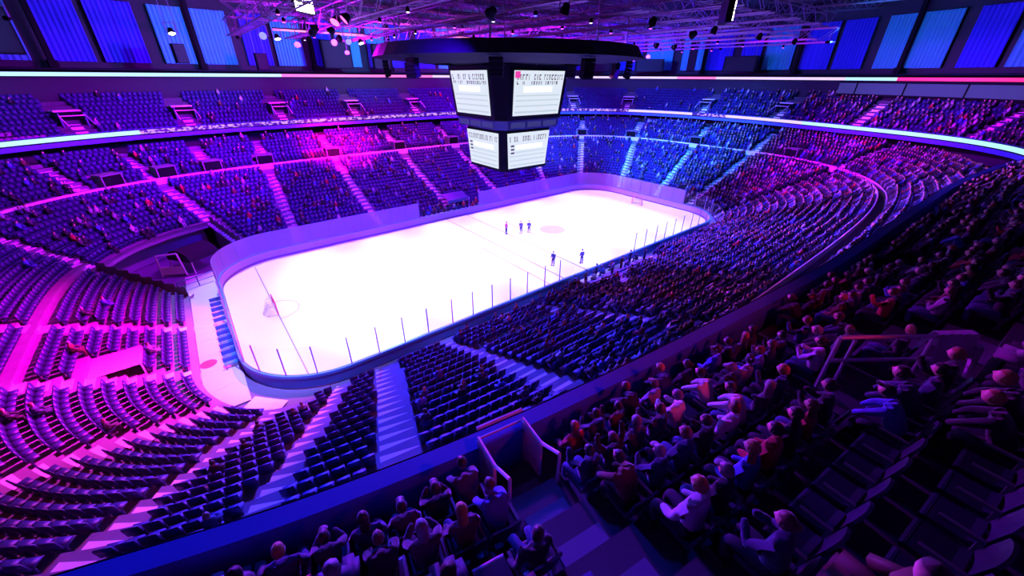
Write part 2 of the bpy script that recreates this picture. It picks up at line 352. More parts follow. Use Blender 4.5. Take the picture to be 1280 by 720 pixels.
# ------------------------------------------------------------------ hockey goals
def goal(x, s, lab):
    r = empty('hockey_goal', (x, 0, .035), 0 if s > 0 else math.pi, label=lab, cat='goal', group='hockey goals')
    b = MB(); w_, h = .93, 1.22
    b.tube([(0, -w_, 0), (0, -w_, h), (0, w_, h), (0, w_, 0)], .05, 8); b.build('goal_frame', M['red'], r)
    b = MB(); b.tube([(0, -w_, .03), (-.9, -w_ * .75, .03), (-1.1, 0, .03), (-.9, w_ * .75, .03), (0, w_, .03)], .04, 6); b.bar((0, 0, h), (-.55, 0, h - .05), .03); b.build('base_frame', M['net'], r)
    b = MB(); A = [(0, -w_, h), (-.5, -w_ * .7, h - .05), (-.55, 0, h - .05), (-.5, w_ * .7, h - .05), (0, w_, h)]; B = [(0, -w_, .03), (-.9, -w_ * .75, .03), (-1.1, 0, .03), (-.9, w_ * .75, .03), (0, w_, .03)]
    b.strip(A, B); b.build('net', M['netmesh'], r)
goal(-27.1, -1 * -1, 'hockey goal with net at the end nearest the camera')
goal(27.1, -1, 'hockey goal with net at the far right end of the ice')

# ------------------------------------------------------------------ stairways in the bowl
def stairway(pts_z, name, label, cat, group, wd=1.25, m='stair', parent=None):
    """pts_z: list of (x, y, z) nosing points going up; two steps between rows"""
    b = MB()
    for (p, q) in zip(pts_z[:-1], pts_z[1:]):
        p = np.array(p); q = np.array(q); d = q[:2] - p[:2]; L = np.hypot(*d); a = math.atan2(d[1], d[0]); dz = q[2] - p[2]
        for h in (0, .5):
            c = p[:2] + d * (h + .25); z = p[2] + dz * (h if dz > .01 else 0)
            b.box((c[0], c[1], z + .02 + (dz / 4 if h == 0 else dz / 4)), (L * .5 + .01, wd, .06 + dz / 2), a)
    return b.build(name, M[m], parent, label=label, cat=cat, group=group)
PLACE = {0: 'near long side', 1: 'near long side', 2: 'near long side', 3: 'near long side', 4: 'near right corner', 5: 'near right corner', 6: 'right end', 7: 'right end', 8: 'right end', 9: 'far right corner',
 10: 'far long side', 11: 'far long side', 12: 'far long side', 13: 'far long side', 14: 'far long side', 15: 'far left corner', 16: 'far left corner', 17: 'far left corner', 18: 'corner opening', 19: 'left end', 20: 'left end', 21: 'left end',
 22: 'near left corner', 23: 'near left corner', 24: 'near left corner', 25: 'near long side, left part', 26: 'near long side, left part'}
ORD = ['first', 'second', 'third', 'fourth', 'fifth', 'sixth', 'seventh', 'eighth', 'ninth', 'tenth', 'eleventh', 'twelfth']
cnt = {}
for j, (pi, po, lo, up) in enumerate(KN):
    i = uidx(j)
    for nm, ok, r in (('lower', lo, range(0, KX)), ('upper', up, range(KX + 1, NR - 1))):
        if not ok or (nm == 'upper' and (0 <= j <= 4 or j >= 22)): continue
        P = []
        for k in r:
            c = ucurve(k / NR)[i]; P.append((c[0], c[1], rowz(k - 1) if k != r[0] else rowz(k) - RISE))
        key = (nm, PLACE[j]); cnt[key] = cnt.get(key, 0) + 1
        wd = 1.6 if j == 25 and nm == 'lower' else 1.15
        stairway(P, 'stairway', f'pale {nm} bowl stairs, {PLACE[j]}, {ORD[cnt[key]-1]} counting anticlockwise around the rink', 'stairs', 'pale stairways between the seat blocks', wd)

# ------------------------------------------------------------------ places for seats and people
def frustum(p, margin=40):
    C = CAMP; w_ = np.array(fw); rt = np.array([math.sin(YAW), -math.cos(YAW), 0]); up = np.cross(rt, w_); v = p - C; d = v @ w_
    with np.errstate(divide='ignore', invalid='ignore'):
        x = 640 + FPX * (v @ rt) / d; y = 360 - FPX * (v @ up) / d
    return (d > .3) & (x > -margin) & (x < 1280 + margin) & (y > -margin) & (y < 720 + margin), x, y, d
def along(P, spacing):
    s = np.r_[0, np.cumsum(np.hypot(*np.diff(P, axis=0).T))]; n_ = int(s[-1] / spacing); t = (np.arange(n_) + .5) * s[-1] / n_
    x = np.interp(t, s, P[:, 0]); y = np.interp(t, s, P[:, 1]); f = np.interp(t, s, np.arange(len(P)))
    i = np.clip(f.astype(int), 0, len(P) - 2); d = P[i + 1] - P[i]; return np.c_[x, y], f, d
PODS = (12, 13, 14, 15.0, 15.8, 16.6, 11, 10, 9, 8.1, 7, 5.6)
bowl = []       # x, y, z, angle, row, u
for k in range(NR):
    if k == KX: continue
    c = ucurve((k + .62) / NR); P, f, d = along(c, .56); f = f / NU * len(KN); ang = np.arctan2(d[:, 1], d[:, 0]) + math.pi / 2   # faces inward (left of travel)
    keep = np.ones(len(P), bool)
    for j, (pi, po, lo, up) in enumerate(KN):
        if not ((lo and k < KX) or (up and k > KX)): continue
        q = c[uidx(j)] if uidx(j) < len(c) else c[0]; hw = .74 if not (j == 25 and k < KX) else 1.0
        keep &= np.hypot(P[:, 0] - q[0], P[:, 1] - q[1]) > hw
    if k < TUN[2]: keep &= ~((f > TUN[0] - .02) & (f < TUN[1] + .02))
    if k in (KX + 1, KX + 2, KX + 3):
        for u_ in PODS: q = c[uidx(u_)]; keep &= np.hypot(P[:, 0] - q[0], P[:, 1] - q[1]) > 1.35
    if k in (8,): keep &= ~((f > 19) & (f < 21.1))                          # walkway inside the left end block
    if k < 2: keep &= ~((f > 23.1) & (f < 23.6))                              # clear floor by the corner
    if k < 3: keep &= ~((f > .7) & (f < 2.0))     # near benches
    if 3 <= k <= 5: keep &= ~((f > 20.55) & (f < 20.95))                        # pale entry slab in the left end block
    if k == 4: keep &= ~((f > 26) | (f < 1.0))                                  # narrow walkway above the near benches
    for p, ff, a in zip(P[keep], f[keep], ang[keep]): bowl.append((p[0], p[1], rowz(k), a, k, ff))
bowl = np.array(bowl)
DSTAIR = [(-25.8, -32), (-17.0, -33.2), (-9, -33.6), (0, -34), (7, -34), (18, -34), (30, -32), (41, -27), (50, -18), (55, -6), (56, 8), (52, 23), (44, 31), (33, 35.5), (21, 38), (9, 39), (-3, 39), (-15, 38.6), (-27, 37), (-37.5, 34), (-46, 29), (-34.5, -29.5)]
DSI = [nearest(DECK, q) for q in DSTAIR]
deck = []
RA = np.array([-21.0, -36.0]); RB = np.array([-19.0, -37.5])       # the two-bar guard rail stands here
for k in range(DR):
    e = .55 + DPITCH * (k + .6); P, f, d = along(off(e), .56); ang = np.arctan2(d[:, 1], d[:, 0]) + math.pi / 2
    keep = np.ones(len(P), bool); OF = off(e)
    for i in DSI: keep &= np.hypot(*(P - OF[i]).T) > (1.0 if i != DSI[0] else .68)
    if k < 7:
        for i in DSI[1:]:
            if OF[i][1] > 5 or OF[i][0] > 40 and OF[i][1] > -15: keep &= np.hypot(*(P - OF[i]).T) > 1.6
    tt_ = np.clip(((P - RA) @ (RB - RA)) / ((RB - RA) @ (RB - RA)), 0, 1)
    keep &= np.hypot(*(P - RA - tt_[:, None] * (RB - RA)).T) > .75
    keep &= np.hypot(P[:, 0] - CAMP[0], P[:, 1] - CAMP[1]) > 1.15
    for p, ff, a in zip(P[keep], f[keep], ang[keep]): deck.append((p[0], p[1], DZ + DRISE * k, a, k, ff))
deck = np.array(deck)

# ------------------------------------------------------------------ seats
SEATV = []; 
sb = MB(); sb.box((-.02, 0, .44), (.40, .46, .07)); sb.box((-.24, 0, .66), (.06, .46, .46), tilt=(-.18, 'Y')); sb.box((-.1, 0, .2), (.06, .4, .4))
SV = np.concatenate(sb.v); SF = sb.f
allseats = np.r_[np.c_[bowl, np.zeros(len(bowl))], np.c_[deck, np.ones(len(deck))]]
vis, px, py, dist = frustum(allseats[:, :3] + [0, 0, .5], 12)
near = vis & (allseats[:, 6] == 1) & (dist < 40)
order = np.argsort(np.where(vis & (allseats[:, 6] == 1), np.linalg.norm(allseats[:, :3] - CAMP, axis=1), 1e9))[:300]
isind = np.zeros(len(allseats), bool); isind[order] = True
vis2, *_ = frustum(allseats[:, :3] + [0, 0, .5], 300)
rest = allseats[vis2 & ~isind]
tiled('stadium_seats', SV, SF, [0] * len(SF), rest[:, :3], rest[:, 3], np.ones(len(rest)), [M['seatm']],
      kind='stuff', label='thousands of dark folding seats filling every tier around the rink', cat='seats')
# detailed seat
def detail_seat():
    r = empty('stadium_seat')
    b = MB(); b.box((.0, 0, .43), (.40, .45, .05)); b.box((.19, 0, .415), (.05, .45, .07), tilt=(.4, 'Y')); b.box((-.17, 0, .45), (.08, .43, .06), tilt=(.3, 'Y'))
    s_ = b.build('seat_pan', M['seatobj'], r)
    b = MB(); N_ = 8; A = []; Bk = []
    for t in np.linspace(-1, 1, N_ + 1):                 # curved back with rounded top
        y = .235 * t; x = -.235 + .035 * t * t; top = .90 - .05 * abs(t) ** 4
        A.append((x, y, .47)); Bk.append((x - .09, y, top))
    A = np.array(A); Bk = np.array(Bk); o_ = np.array([-.035, 0, 0])
    b.strip(A, Bk); b.strip(Bk + o_, A + o_); b.strip(Bk, Bk + o_); b.strip(A + o_, A)
    b.add([A[0], Bk[0], Bk[0] + o_, A[0] + o_], [(0, 1, 2, 3)]); b.add([A[-1], Bk[-1], Bk[-1] + o_, A[-1] + o_], [(3, 2, 1, 0)])
    b.build('backrest', M['seatobj'], r)
    b = MB(); b.box((-.05, -.255, .63), (.34, .045, .035)); b.box((-.2, -.255, .5), (.05, .035, .26)); b.build('armrest', M['metal'], r)
    b = MB(); b.box((-.16, -.255, .21), (.07, .03, .42)); b.box((-.16, -.255, .02), (.16, .08, .03)); b.build('pedestal', M['metal'], r)
    return r
def copy_tree(o, parent=None):
    c = o.copy(); COL.objects.link(c); c.parent = parent
    for ch in o.children: copy_tree(ch, c)
    return c
STAIRF = sorted((int(i), n_) for i, n_ in zip(DSI, range(len(DSI))))
WORDS = ['front row', 'second row', 'third row', 'fourth row', 'fifth row', 'sixth row', 'seventh row', 'eighth row', 'ninth row', 'tenth row']
def place_words(row, f, taken):
    """row and nearest stair on the near deck, as something one can find"""
    p = OFFP(f); best = min(range(len(DSI)), key=lambda q: np.hypot(*(DECK[DSI[q]] - p)) if q in (0, 1, 2, 3, 4, 5, 6, 21) else 1e9)
    side = 'right' if p[0] > DECK[DSI[best]][0] else 'left'
    key = (row, best, side); taken[key] = taken.get(key, 0) + 1
    return key
def OFFP(f): i = int(f) % (len(DECK) - 1); return DECK[i]
STN = {0: 'the purple-lit stairs', 1: 'the stairs below the guard rail', 2: 'the third deck stairs', 3: 'the fourth deck stairs', 4: 'the fifth deck stairs', 5: 'the sixth deck stairs', 6: 'the corner deck stairs', 21: 'the leftmost deck stairs'}
def seat_key(row, f):
    p = OFFP(f); best = min(STN, key=lambda q: abs(((DSI[q] - f) + 5000 * 0)) if abs(DSI[q] - f) < len(DECK) / 2 else len(DECK) - abs(DSI[q] - f))
    side = 'right' if p[0] > DECK[DSI[best]][0] else 'left'
    return best, side, abs(np.hypot(*(p - DECK[DSI[best]])))
grp = {}
for gi in order:
    x, y, z, a, k, f, _ = allseats[gi]; bst, side, dd = seat_key(k, f); grp.setdefault((int(k), bst, side), []).append((dd, gi))
seatnum = {}
for key, L_ in grp.items():
    L_.sort()
    for q, (dd, gi) in enumerate(L_): seatnum[int(gi)] = (key, q + 1)
NUMW = ['', 'first', 'second', 'third', 'fourth', 'fifth', 'sixth', 'seventh', 'eighth', 'ninth', 'tenth', '11th', '12th', '13th', '14th', '15th', '16th', '17th', '18th', '19th', '20th'] + [f'{i}th' for i in range(21, 80)]
def where(gi):
    (k, bst, side), q = seatnum[int(gi)]
    return f'{NUMW[q]} {side} of {STN[bst]}, {WORDS[k]}'
proto = detail_seat(); first = True
# occupancy
def occ(s):
    x, y, z, a, k, f, dk = s
    if dk:
        if y < 10 and x > 38: return .6 if y < -4 else .2
        if y < 0:
            if math.hypot(x - CAMP[0], y - CAMP[1]) < 6.8 and x > -25.4 and y < -36.3: return .0
            if x < -34: return .3
            return .93
        return .03
    if f > 18 and f < 23: return .02
    if f >= 23 and f < 25: return .05
    if f >= 25 and f < 26: return .10
    if f >= 26: return .22 if k < 12 else .5
    if f < 1: return .75
    if f < 6: return .9
    if f < 8: return .6 if f < 7 else .35
    if f < 12: return .14
    return .2
OC = np.array([occ(s) for s in allseats]); draw = rs.rand(len(allseats))
occd = (draw < OC)
for gi in order:
    x, y, z, a, k, f, _ = allseats[gi]
    c = proto if first else copy_tree(proto); first = False
    c.location = (x, y, z); c.rotation_euler = (0, 0, a)
    g = rs.uniform(.6, 1.4)
    for ch in c.children: ch.color = (.012 * g, .014 * g, .032 * g, 1)
    wv = 'occupied' if occd[gi] else 'empty'
    tag(c, f'{wv} dark folding seat, {where(gi)}', 'seat', 'folding seats of the near upper deck')

# ------------------------------------------------------------------ people
def skin_mesh(name, chains, levels=1):
    """chains: list of lists of (x,y,z,r); chains share points by equal coordinates; first point is the root"""
    idx = {}; vs = []; es = []; rad = []
    for ch in chains:
        prev = None
        for (x, y, z, r) in ch:
            key = (round(x, 3), round(y, 3), round(z, 3))
            if key not in idx: idx[key] = len(vs); vs.append((x, y, z)); rad.append(r)
            i = idx[key]
            if prev is not None and prev != i: es.append((prev, i))
            prev = i
    me = bpy.data.meshes.new(name); me.from_pydata(vs, es, []); o = bpy.data.objects.new(name, me); COL.objects.link(o)
    sk = o.modifiers.new('s', 'SKIN'); sk.use_smooth_shade = True
    for i, sv in enumerate(me.skin_vertices[0].data):
        r = rad[i]; sv.radius = (r, r) if not isinstance(r, tuple) else r; sv.use_root = (i == 0)
    if levels: ss = o.modifiers.new('d', 'SUBSURF'); ss.levels = levels; ss.render_levels = levels
    dg = bpy.context.evaluated_depsgraph_get(); ev = o.evaluated_get(dg); out = bpy.data.meshes.new_from_object(ev)
    bpy.data.objects.remove(o); return out
def head_mesh(c, yaw, pitch=0.):
    bm = bmesh.new(); bmesh.ops.create_uvsphere(bm, u_segments=28, v_segments=20, radius=1)
    for v in bm.verts:
        x, y, z = v.co
        jaw = 1 - .28 * max(0, -z) ** 1.3
        X = x * .098 * (1 - .12 * max(0, -z) * (x < 0)); Y = y * .076 * jaw; Z = z * .112
        if x > .6:
            X += .034 * math.exp(-((y / .19) ** 2) - ((z + .12) / .2) ** 2)      # nose
            X -= .02 * sum(math.exp(-(((y - s) / .17) ** 2) - ((z - .05) / .12) ** 2) for s in (-.38, .38))   # eye sockets
            X += .005 * math.exp(-((z - .27) / .1) ** 2)                              # brow
            X += .006 * math.exp(-((y / .3) ** 2) - ((z + .5) / .07) ** 2)            # lips
            X += .008 * math.exp(-((y / .3) ** 2) - ((z + .85) / .15) ** 2)          # chin
        v.co = (X, Y, Z)
    for s in (-1, 1):                                                                # ears
        g = bmesh.ops.create_uvsphere(bm, u_segments=8, v_segments=6, radius=1)['verts']
        for v in g: v.co = (v.co.x * .02 - .008, v.co.y * .012 + s * .078, v.co.z * .033 - .004)
    R = Matrix.Rotation(yaw, 4, 'Z') @ Matrix.Rotation(pitch, 4, 'Y')
    bmesh.ops.transform(bm, matrix=Matrix.Translation(c) @ R, verts=bm.verts[:]); return bm
def person_meshes(pose):
    """returns body, jacket, trousers, hair, shoes meshes; seated facing +x, origin on the floor below the hips"""
    lean = pose.get('lean', 0.); tw = pose.get('turn', 0.); st = pose.get('stand', False)
    hz = .93 if st else .50; hip = (0, 0, hz)
    def up(t, y=0, dx=0):   # point on the spine
        return (t * math.sin(lean) + dx, y, hz + t * math.cos(lean))
    ch = up(.36); nk = up(.53); hd = V3(up(.70, 0, .025))
    sh = {s: up(.45, s * .185) for s in (-1, 1)}
    el = {}; wr = {}
    A = pose['arms']
    for s in (-1, 1):
        a = A[0 if s < 0 else 1]
        e_, w_ = a; el[s] = (sh[s][0] + e_[0], sh[s][1] + s * e_[1], sh[s][2] + e_[2]); wr[s] = (el[s][0] + w_[0], el[s][1] + s * w_[1], el[s][2] + w_[2])
    if st: kn = {s: (.03, s * .11, .49) for s in (-1, 1)}; an = {s: (0, s * .12, .09) for s in (-1, 1)}
    else: kn = {s: (.44, s * pose.get('knee', .14), .50) for s in (-1, 1)}; an = {s: (.40 + pose.get('foot', 0), s * .13, .09) for s in (-1, 1)}
    P = lambda p, r: (p[0], p[1], p[2], r)
    chains = [[P(hip, .135), P(up(.18), .12), P(ch, .135), P(nk, .055), (hd.x - .012, hd.y, hd.z - .02, .055)]]
    for s in (-1, 1):
        chains.append([P(ch, .135), P(sh[s], .062), P(el[s], .043), P(wr[s], .028)])
        d = (V3(wr[s]) - V3(el[s])).normalized(); side = V3((0, -s, 0)); side = (side - d * side.dot(d)).normalized(); nrm = d.cross(side)
        palm = V3(wr[s]) + d * .055; chains.append([P(wr[s], .028), (*palm, .033)])
        for q, (o_, L_) in enumerate(((-.030, .06), (-.011, .075), (.010, .07), (.029, .055))):   # four fingers, curled
            b0 = palm + side * o_ + d * .03; b1 = b0 + d * L_ * .55 + nrm * .008; b2 = b1 + d * L_ * .35 - nrm * .02 * (1 if s > 0 else -1)
            chains.append([(*palm, .033), (*b0, .0125), (*b1, .012), (*b2, .011)])
        t0_ = palm - d * .01 + side * .036; t1_ = t0_ + side * .022 + d * .03; chains.append([(*palm, .033), (*t0_, .015), (*t1_, .013)])
        hp = (hip[0] + .02, s * .09, hip[2] - (.04 if st else 0)); chains.append([P(hip, .135), P(hp, .10), P(kn[s], .062), P(an[s], .042), (an[s][0] + .13, an[s][1], .05, .036)])
    body = skin_mesh('b', chains, 1)
    bm = head_mesh(hd + V3((.0, 0, .03)), tw, pose.get('nod', 0)); hm = bpy.data.meshes.new('h'); bm.to_mesh(hm); bm.free()
    bm = bmesh.new(); bm.from_mesh(body); bm.from_mesh(hm); jm = bpy.data.meshes.new('j'); bm.to_mesh(jm); bm.free()
    o = bpy.data.objects.new('j', jm); COL.objects.link(o); rm = o.modifiers.new('r', 'REMESH'); rm.mode = 'VOXEL'; rm.voxel_size = .0115; rm.use_smooth_shade = True
    ev = o.evaluated_get(bpy.context.evaluated_depsgraph_get()); body = bpy.data.meshes.new_from_object(ev); bpy.data.objects.remove(o)
    bm = bmesh.new(); bm.from_mesh(body); seen = set(); comps = []
    bm.verts.ensure_lookup_table()
    for v in bm.verts:
        if v.index in seen: continue
        st_ = [v]; seen.add(v.index); cp = []
        while st_:
            u_ = st_.pop(); cp.append(u_)
            for e_ in u_.link_edges:
                o_ = e_.other_vert(u_)
                if o_.index not in seen: seen.add(o_.index); st_.append(o_)
        comps.append(cp)
    comps.sort(key=len)
    for cp in comps[:-1]: bmesh.ops.delete(bm, geom=cp, context='VERTS')
    bm.to_mesh(body); bm.free()
    body.materials.clear(); body.materials.append(M['skin'])
    for p in body.polygons: p.use_smooth = True
    # jacket
    jc = [[P(up(-.02), .158), P(up(.18), .15), P(ch, .160), P(up(.49), .085), P(up(.54), .072)]]
    for s in (-1, 1):
        ed = V3(wr[s]) - V3(el[s]); cuff = V3(el[s]) + ed * .9
        midel = (V3(sh[s]) + V3(el[s])) / 2
        jc.append([P(ch, .160), P(sh[s], .082), (*midel, .068), P(el[s], .062), (*cuff, .045)])
    jk = skin_mesh('jacket', jc, 2); jk.materials.clear(); jk.materials.append(M['jacket'])
    for v in jk.vertices:      # folds
        q = v.co; v.co = q + v.normal * (.008 * math.sin(q.z * 46 + q.x * 31) * math.sin(q.y * 37 + 1))
    tc = [[P(hip, .15), (hip[0], 0, hip[2] + .06, .15)]]
    for s in (-1, 1):
        hp = (hip[0] + .02, s * .09, hip[2] - (.04 if st else 0)); tc.append([P(hip, .15), P(hp, .112), P(kn[s], .078), (an[s][0], an[s][1], .14, .06)])
    tr = skin_mesh('trousers', tc, 1); tr.materials.clear(); tr.materials.append(M['trousers'])
    sm = MB()
    for s in (-1, 1): sm.box((an[s][0] + .06, an[s][1], .05), (.28, .1, .1), taper=.75)
    me = bpy.data.meshes.new('shoes'); me.from_pydata(np.concatenate(sm.v).tolist(), [], sm.f); me.materials.append(M['shoe'])
    hc = hd + V3((0, 0, .03)); R = Matrix.Translation(hc) @ Matrix.Rotation(tw, 4, 'Z') @ Matrix.Rotation(pose.get('nod', 0), 4, 'Y')
    hairs = []
    for style in ('short', 'long', 'bun', 'cap'):
        bm = bmesh.new(); bmesh.ops.create_uvsphere(bm, u_segments=24, v_segments=18, radius=1)
        kill = []
        for v in bm.verts:
            x, y, z = v.co; t_ = x * .8 - z
            lim = .18 if style != 'long' else .22
            if x > .42 and z < .40: kill.append(v)
            elif style == 'long' and x > .15 and z < -.15: kill.append(v)
            elif style in ('short', 'bun', 'cap') and z < -.45: kill.append(v)
            k_ = 1.0 + .045 * math.sin(v.co.x * 19 + v.co.z * 13) * math.sin(v.co.y * 17)
            X, Y, Z = x * .109 * k_, y * .087 * k_, z * .124 * k_
            if style == 'long' and z < 0: rr_ = math.sqrt(max(.25, 1 - z * z)); Z = z * .27; X = X / rr_ * .72 - .035 * -z; Y = Y / rr_ * .92
            if style == 'cap': X, Y, Z = X * 1.03, Y * 1.04, Z * 1.02
            v.co = (X - .004, Y, Z)
        bmesh.ops.delete(bm, geom=kill, context='VERTS')
        if style == 'bun':
            g = bmesh.ops.create_uvsphere(bm, u_segments=10, v_segments=8, radius=.042)['verts']
            for v in g: v.co += V3((-.11, 0, .05))
        if style == 'cap':
            g = bmesh.ops.create_cone(bm, segments=16, radius1=.085, radius2=.08, depth=.012, cap_ends=True)['verts']
            for v in g: v.co = V3((v.co.x * .9 + .10, v.co.y * .9, v.co.z + .05 - v.co.x * .15))
        bmesh.ops.transform(bm, matrix=R, verts=bm.verts[:]); hm = bpy.data.meshes.new('hair'); bm.to_mesh(hm); bm.free(); hm.materials.append(M['hair'])
        for p in hm.polygons: p.use_smooth = True
        hairs.append(hm)
    return dict(body=body, jacket=jk, trousers=tr, shoes=me, hair=hairs)
KNEES = ((.10, .06, -.26), (.22, -.06, -.06))
POSES = [
 (dict(arms=[KNEES, KNEES], lean=.05), 'hands resting on the knees'),
 (dict(arms=[((.12, .05, -.25), (.13, -.24, .05)), ((.14, .05, -.25), (.11, -.22, .08))], lean=-.05), 'arms folded'),
 (dict(arms=[((.22, .04, -.16), (.14, -.08, -.16)), ((.22, .04, -.16), (.14, -.08, -.15))], lean=.5, nod=-.3), 'leaning forward'),
 (dict(arms=[((.2, .05, -.17), (.17, -.17, .14)), ((.2, .05, -.17), (.17, -.17, .15))], lean=.08), 'hands together in front'),
 (dict(arms=[KNEES, ((.22, .06, -.10), (.15, -.08, .24))], lean=.0), 'holding one hand up by the face'),
 (dict(arms=[KNEES, KNEES], lean=.0, turn=.9), 'turned to the left'),
 (dict(arms=[KNEES, ((-.02, .16, -.24), (.22, .02, -.05))], lean=-.1, turn=-.8), 'turned to the right'),
 (dict(arms=[((.10, .14, .2), (.06, -.03, .27)), ((.10, .14, .2), (.06, -.03, .27))], lean=.05), 'both arms raised'),
]
PM = [person_meshes(p[0]) for p in POSES]
STANDP = person_meshes(dict(arms=[((.04, .05, -.29), (.1, 0, -.25)), ((.04, .05, -.29), (.08, 0, -.25))], stand=True, lean=.02))
JCOL = [('black', (.012, .012, .016), 9), ('navy', (.02, .03, .09), 5), ('dark grey', (.06, .06, .07), 5), ('white', (.55, .55, .62), 1.0), ('red', (.4, .02, .03), 1.0), ('pale grey', (.3, .3, .36), 1.0), ('blue', (.06, .12, .5), 2), ('brown', (.12, .06, .03), 1.5)]
HCOL = [('dark', (.02, .015, .012), 9), ('brown', (.12, .06, .035), 5), ('blond', (.36, .2, .07), 3), ('grey', (.2, .2, .22), 2)]
HST = ['short', 'long', 'tied-up', 'capped']
JW = np.array([c[2] for c in JCOL]) / sum(c[2] for c in JCOL); HW = np.array([c[2] for c in HCOL]) / sum(c[2] for c in HCOL)
def person(pm, hs, loc, rz, jc, hc, tc=(.03, .03, .05), scale=1., label=None, group=None, name='spectator', cat='person'):
    r = empty(name, loc, rz); r.scale = (scale,) * 3
    o = bpy.data.objects.new('body', pm['body']); link(o, r)
    for nm, me, col in (('jacket', pm['jacket'], jc), ('trousers', pm['trousers'], tc), ('shoes', pm['shoes'], None), ('hair', pm['hair'][hs], hc)):
        o = bpy.data.objects.new(nm, me); link(o, r)
        if col: o.color = (*col, 1)
    return tag(r, label, cat, group)
pm_idx = np.where(occd & vis)[0]
dd_ = np.linalg.norm(allseats[pm_idx, :3] - CAMP, axis=1); pm_idx = pm_idx[np.argsort(dd_)]
indp = [i for i in pm_idx if isind[i]][:300]
FORCE = {(845, 540): ('white', 3), (862, 650): ('pale', 2), (665, 570): ('blue', 2), (905, 530): ('white', 2), (150, 0): ('white', 0), (1000, 480): ('pale', 2), (1075, 495): ('blue', 3)}
for gi in indp:
    x, y, z, a, k, f, _ = allseats[gi]; pi = rs.choice(len(POSES), p=[.2, .15, .2, .12, .11, .1, .08, .04]); hs = rs.choice(4, p=[.5, .24, .12, .14])
    ji = rs.choice(len(JCOL), p=JW); hi = rs.choice(len(HCOL), p=HW); jn, jc, _w = JCOL[ji]; hn, hc, _w = HCOL[hi]
    for (fx, fy), (cn, hh) in FORCE.items():
        if abs(px[gi] - fx) < 22 and abs(py[gi] - fy) < 30:
            jn, jc = {'white': ('white', (.8, .8, .85)), 'pale': ('pale grey', (.5, .5, .6)), 'blue': ('blue', (.08, .2, .7))}[cn]
    lab = f'person in {jn} jacket, {POSES[pi][1].split(",")[0]}, {where(gi)}'
    wds = lab.split()
    if len(wds) > 16: lab = f'person in {jn} jacket, {where(gi)}'
    person(PM[pi], hs, (x - .05 * math.cos(a), y - .05 * math.sin(a), z), a, jc, hc, tc=(.02, .02, .035) if rs.rand() < .7 else (.05, .08, .2), scale=rs.uniform(.9, 1.02), label=lab, group='spectators of the near upper deck')
# everyone else, far away
def crowd_template():
    b = MB(); cols = []
    b.lathe([(.0, .40), (.19, .42), (.17, .62), (.21, .88), (.17, .98), (.06, 1.02)], n=8, sc=(.75, 1)); nb = b.n
    b.lathe([(.055, 1.0), (.085, 1.07), (.10, 1.15), (.09, 1.23), (.0, 1.28)], n=8); nh = b.n
    for s in (-1, 1):
        b.box((.22, s * .1, .5), (.46, .14, .15)); b.box((.42, s * .1, .25), (.12, .12, .5)); b.box((.14, s * .2, .72), (.34, .09, .10), tilt=(.5, 'Y'))
    V = np.concatenate(b.v); part = np.zeros(len(V), int); part[nb:nh] = 1; part[nh:] = 2
    part[(part == 1) & (V[:, 2] > 1.12) & ((V[:, 0] < .05) | (V[:, 2] > 1.2))] = 3
    return V, b.f, part
CV, CF, CP = crowd_template()
oth = np.array([i for i in np.where(occd)[0] if vis2[i] and i not in set(indp)])
so = allseats[oth]; N = len(so); tint = np.zeros((N, len(CV), 3))
jc = np.array([c[1] for c in JCOL])[rs.choice(len(JCOL), N, p=[.33, .2, .2, .04, .03, .08, .07, .05])]; hc = np.array([c[1] for c in HCOL])[rs.choice(4, N, p=HW)]
tint[:, CP == 0] = jc[:, None]; tint[:, CP == 2] = jc[:, None] * .6; tint[:, CP == 1] = (.6, .38, .3); tint[:, CP == 3] = hc[:, None]
tiled('spectator_crowd', CV, CF, [0] * len(CF), so[:, :3], so[:, 3], rs.uniform(.9, 1.08, N), [M['crowd']], tint=tint, kind='stuff', label='crowd of seated spectators packed in the tiers beyond the near deck', cat='crowd')
print('bowl seats', len(bowl), 'deck', len(deck), 'crowd', N, 'individual people', len(indp))

# players and staff on the ice
for i, (x, y, lab) in enumerate([(3.2, 1.6, 'skater in dark kit, left one of the pair near centre ice'), (4.1, 1.0, 'skater in dark kit, right one of the pair near centre ice'), (1.4, 2.6, 'skater in red jersey apart from the pair near centre ice'),
    (-.6, -8.6, 'lone skater in dark kit by the near boards, left of the benches'), (2.4, -10.2, 'skater in dark kit close to the near bench gap')]):
    person(STANDP, 3, (x, y, .035), rs.uniform(0, 6), [(.1, .1, .3), (.05, .05, .2), (.4, .05, .1), (.05, .05, .1), (.05, .05, .2)][i], (.05, .05, .1), label=lab, group='skaters on the ice', name='hockey_player')
for i in range(14):
    x = -6.6 + i * .85; person(STANDP if i % 3 else PM[0], rs.choice(4), (x, 14.0 + (i % 2) * .35, .30), -math.pi / 2 + rs.uniform(-.4, .4), JCOL[rs.choice(8)][1], HCOL[rs.choice(4)][1], label=f'person at the far side bench gap, {NUMW[i+1]} from the left', group='people along the far bench', name='bench_person')
for i in range(12):
    x = -2.6 + i * .95; person(STANDP if i % 2 else PM[2], rs.choice(4), (x, -14.1 - (i % 3) * .3, .30), math.pi / 2 + rs.uniform(-.5, .5), JCOL[rs.choice(8)][1], HCOL[rs.choice(4)][1], label=f'person at the near side bench gap, {NUMW[i+1]} from the left', group='people along the near bench', name='bench_person')
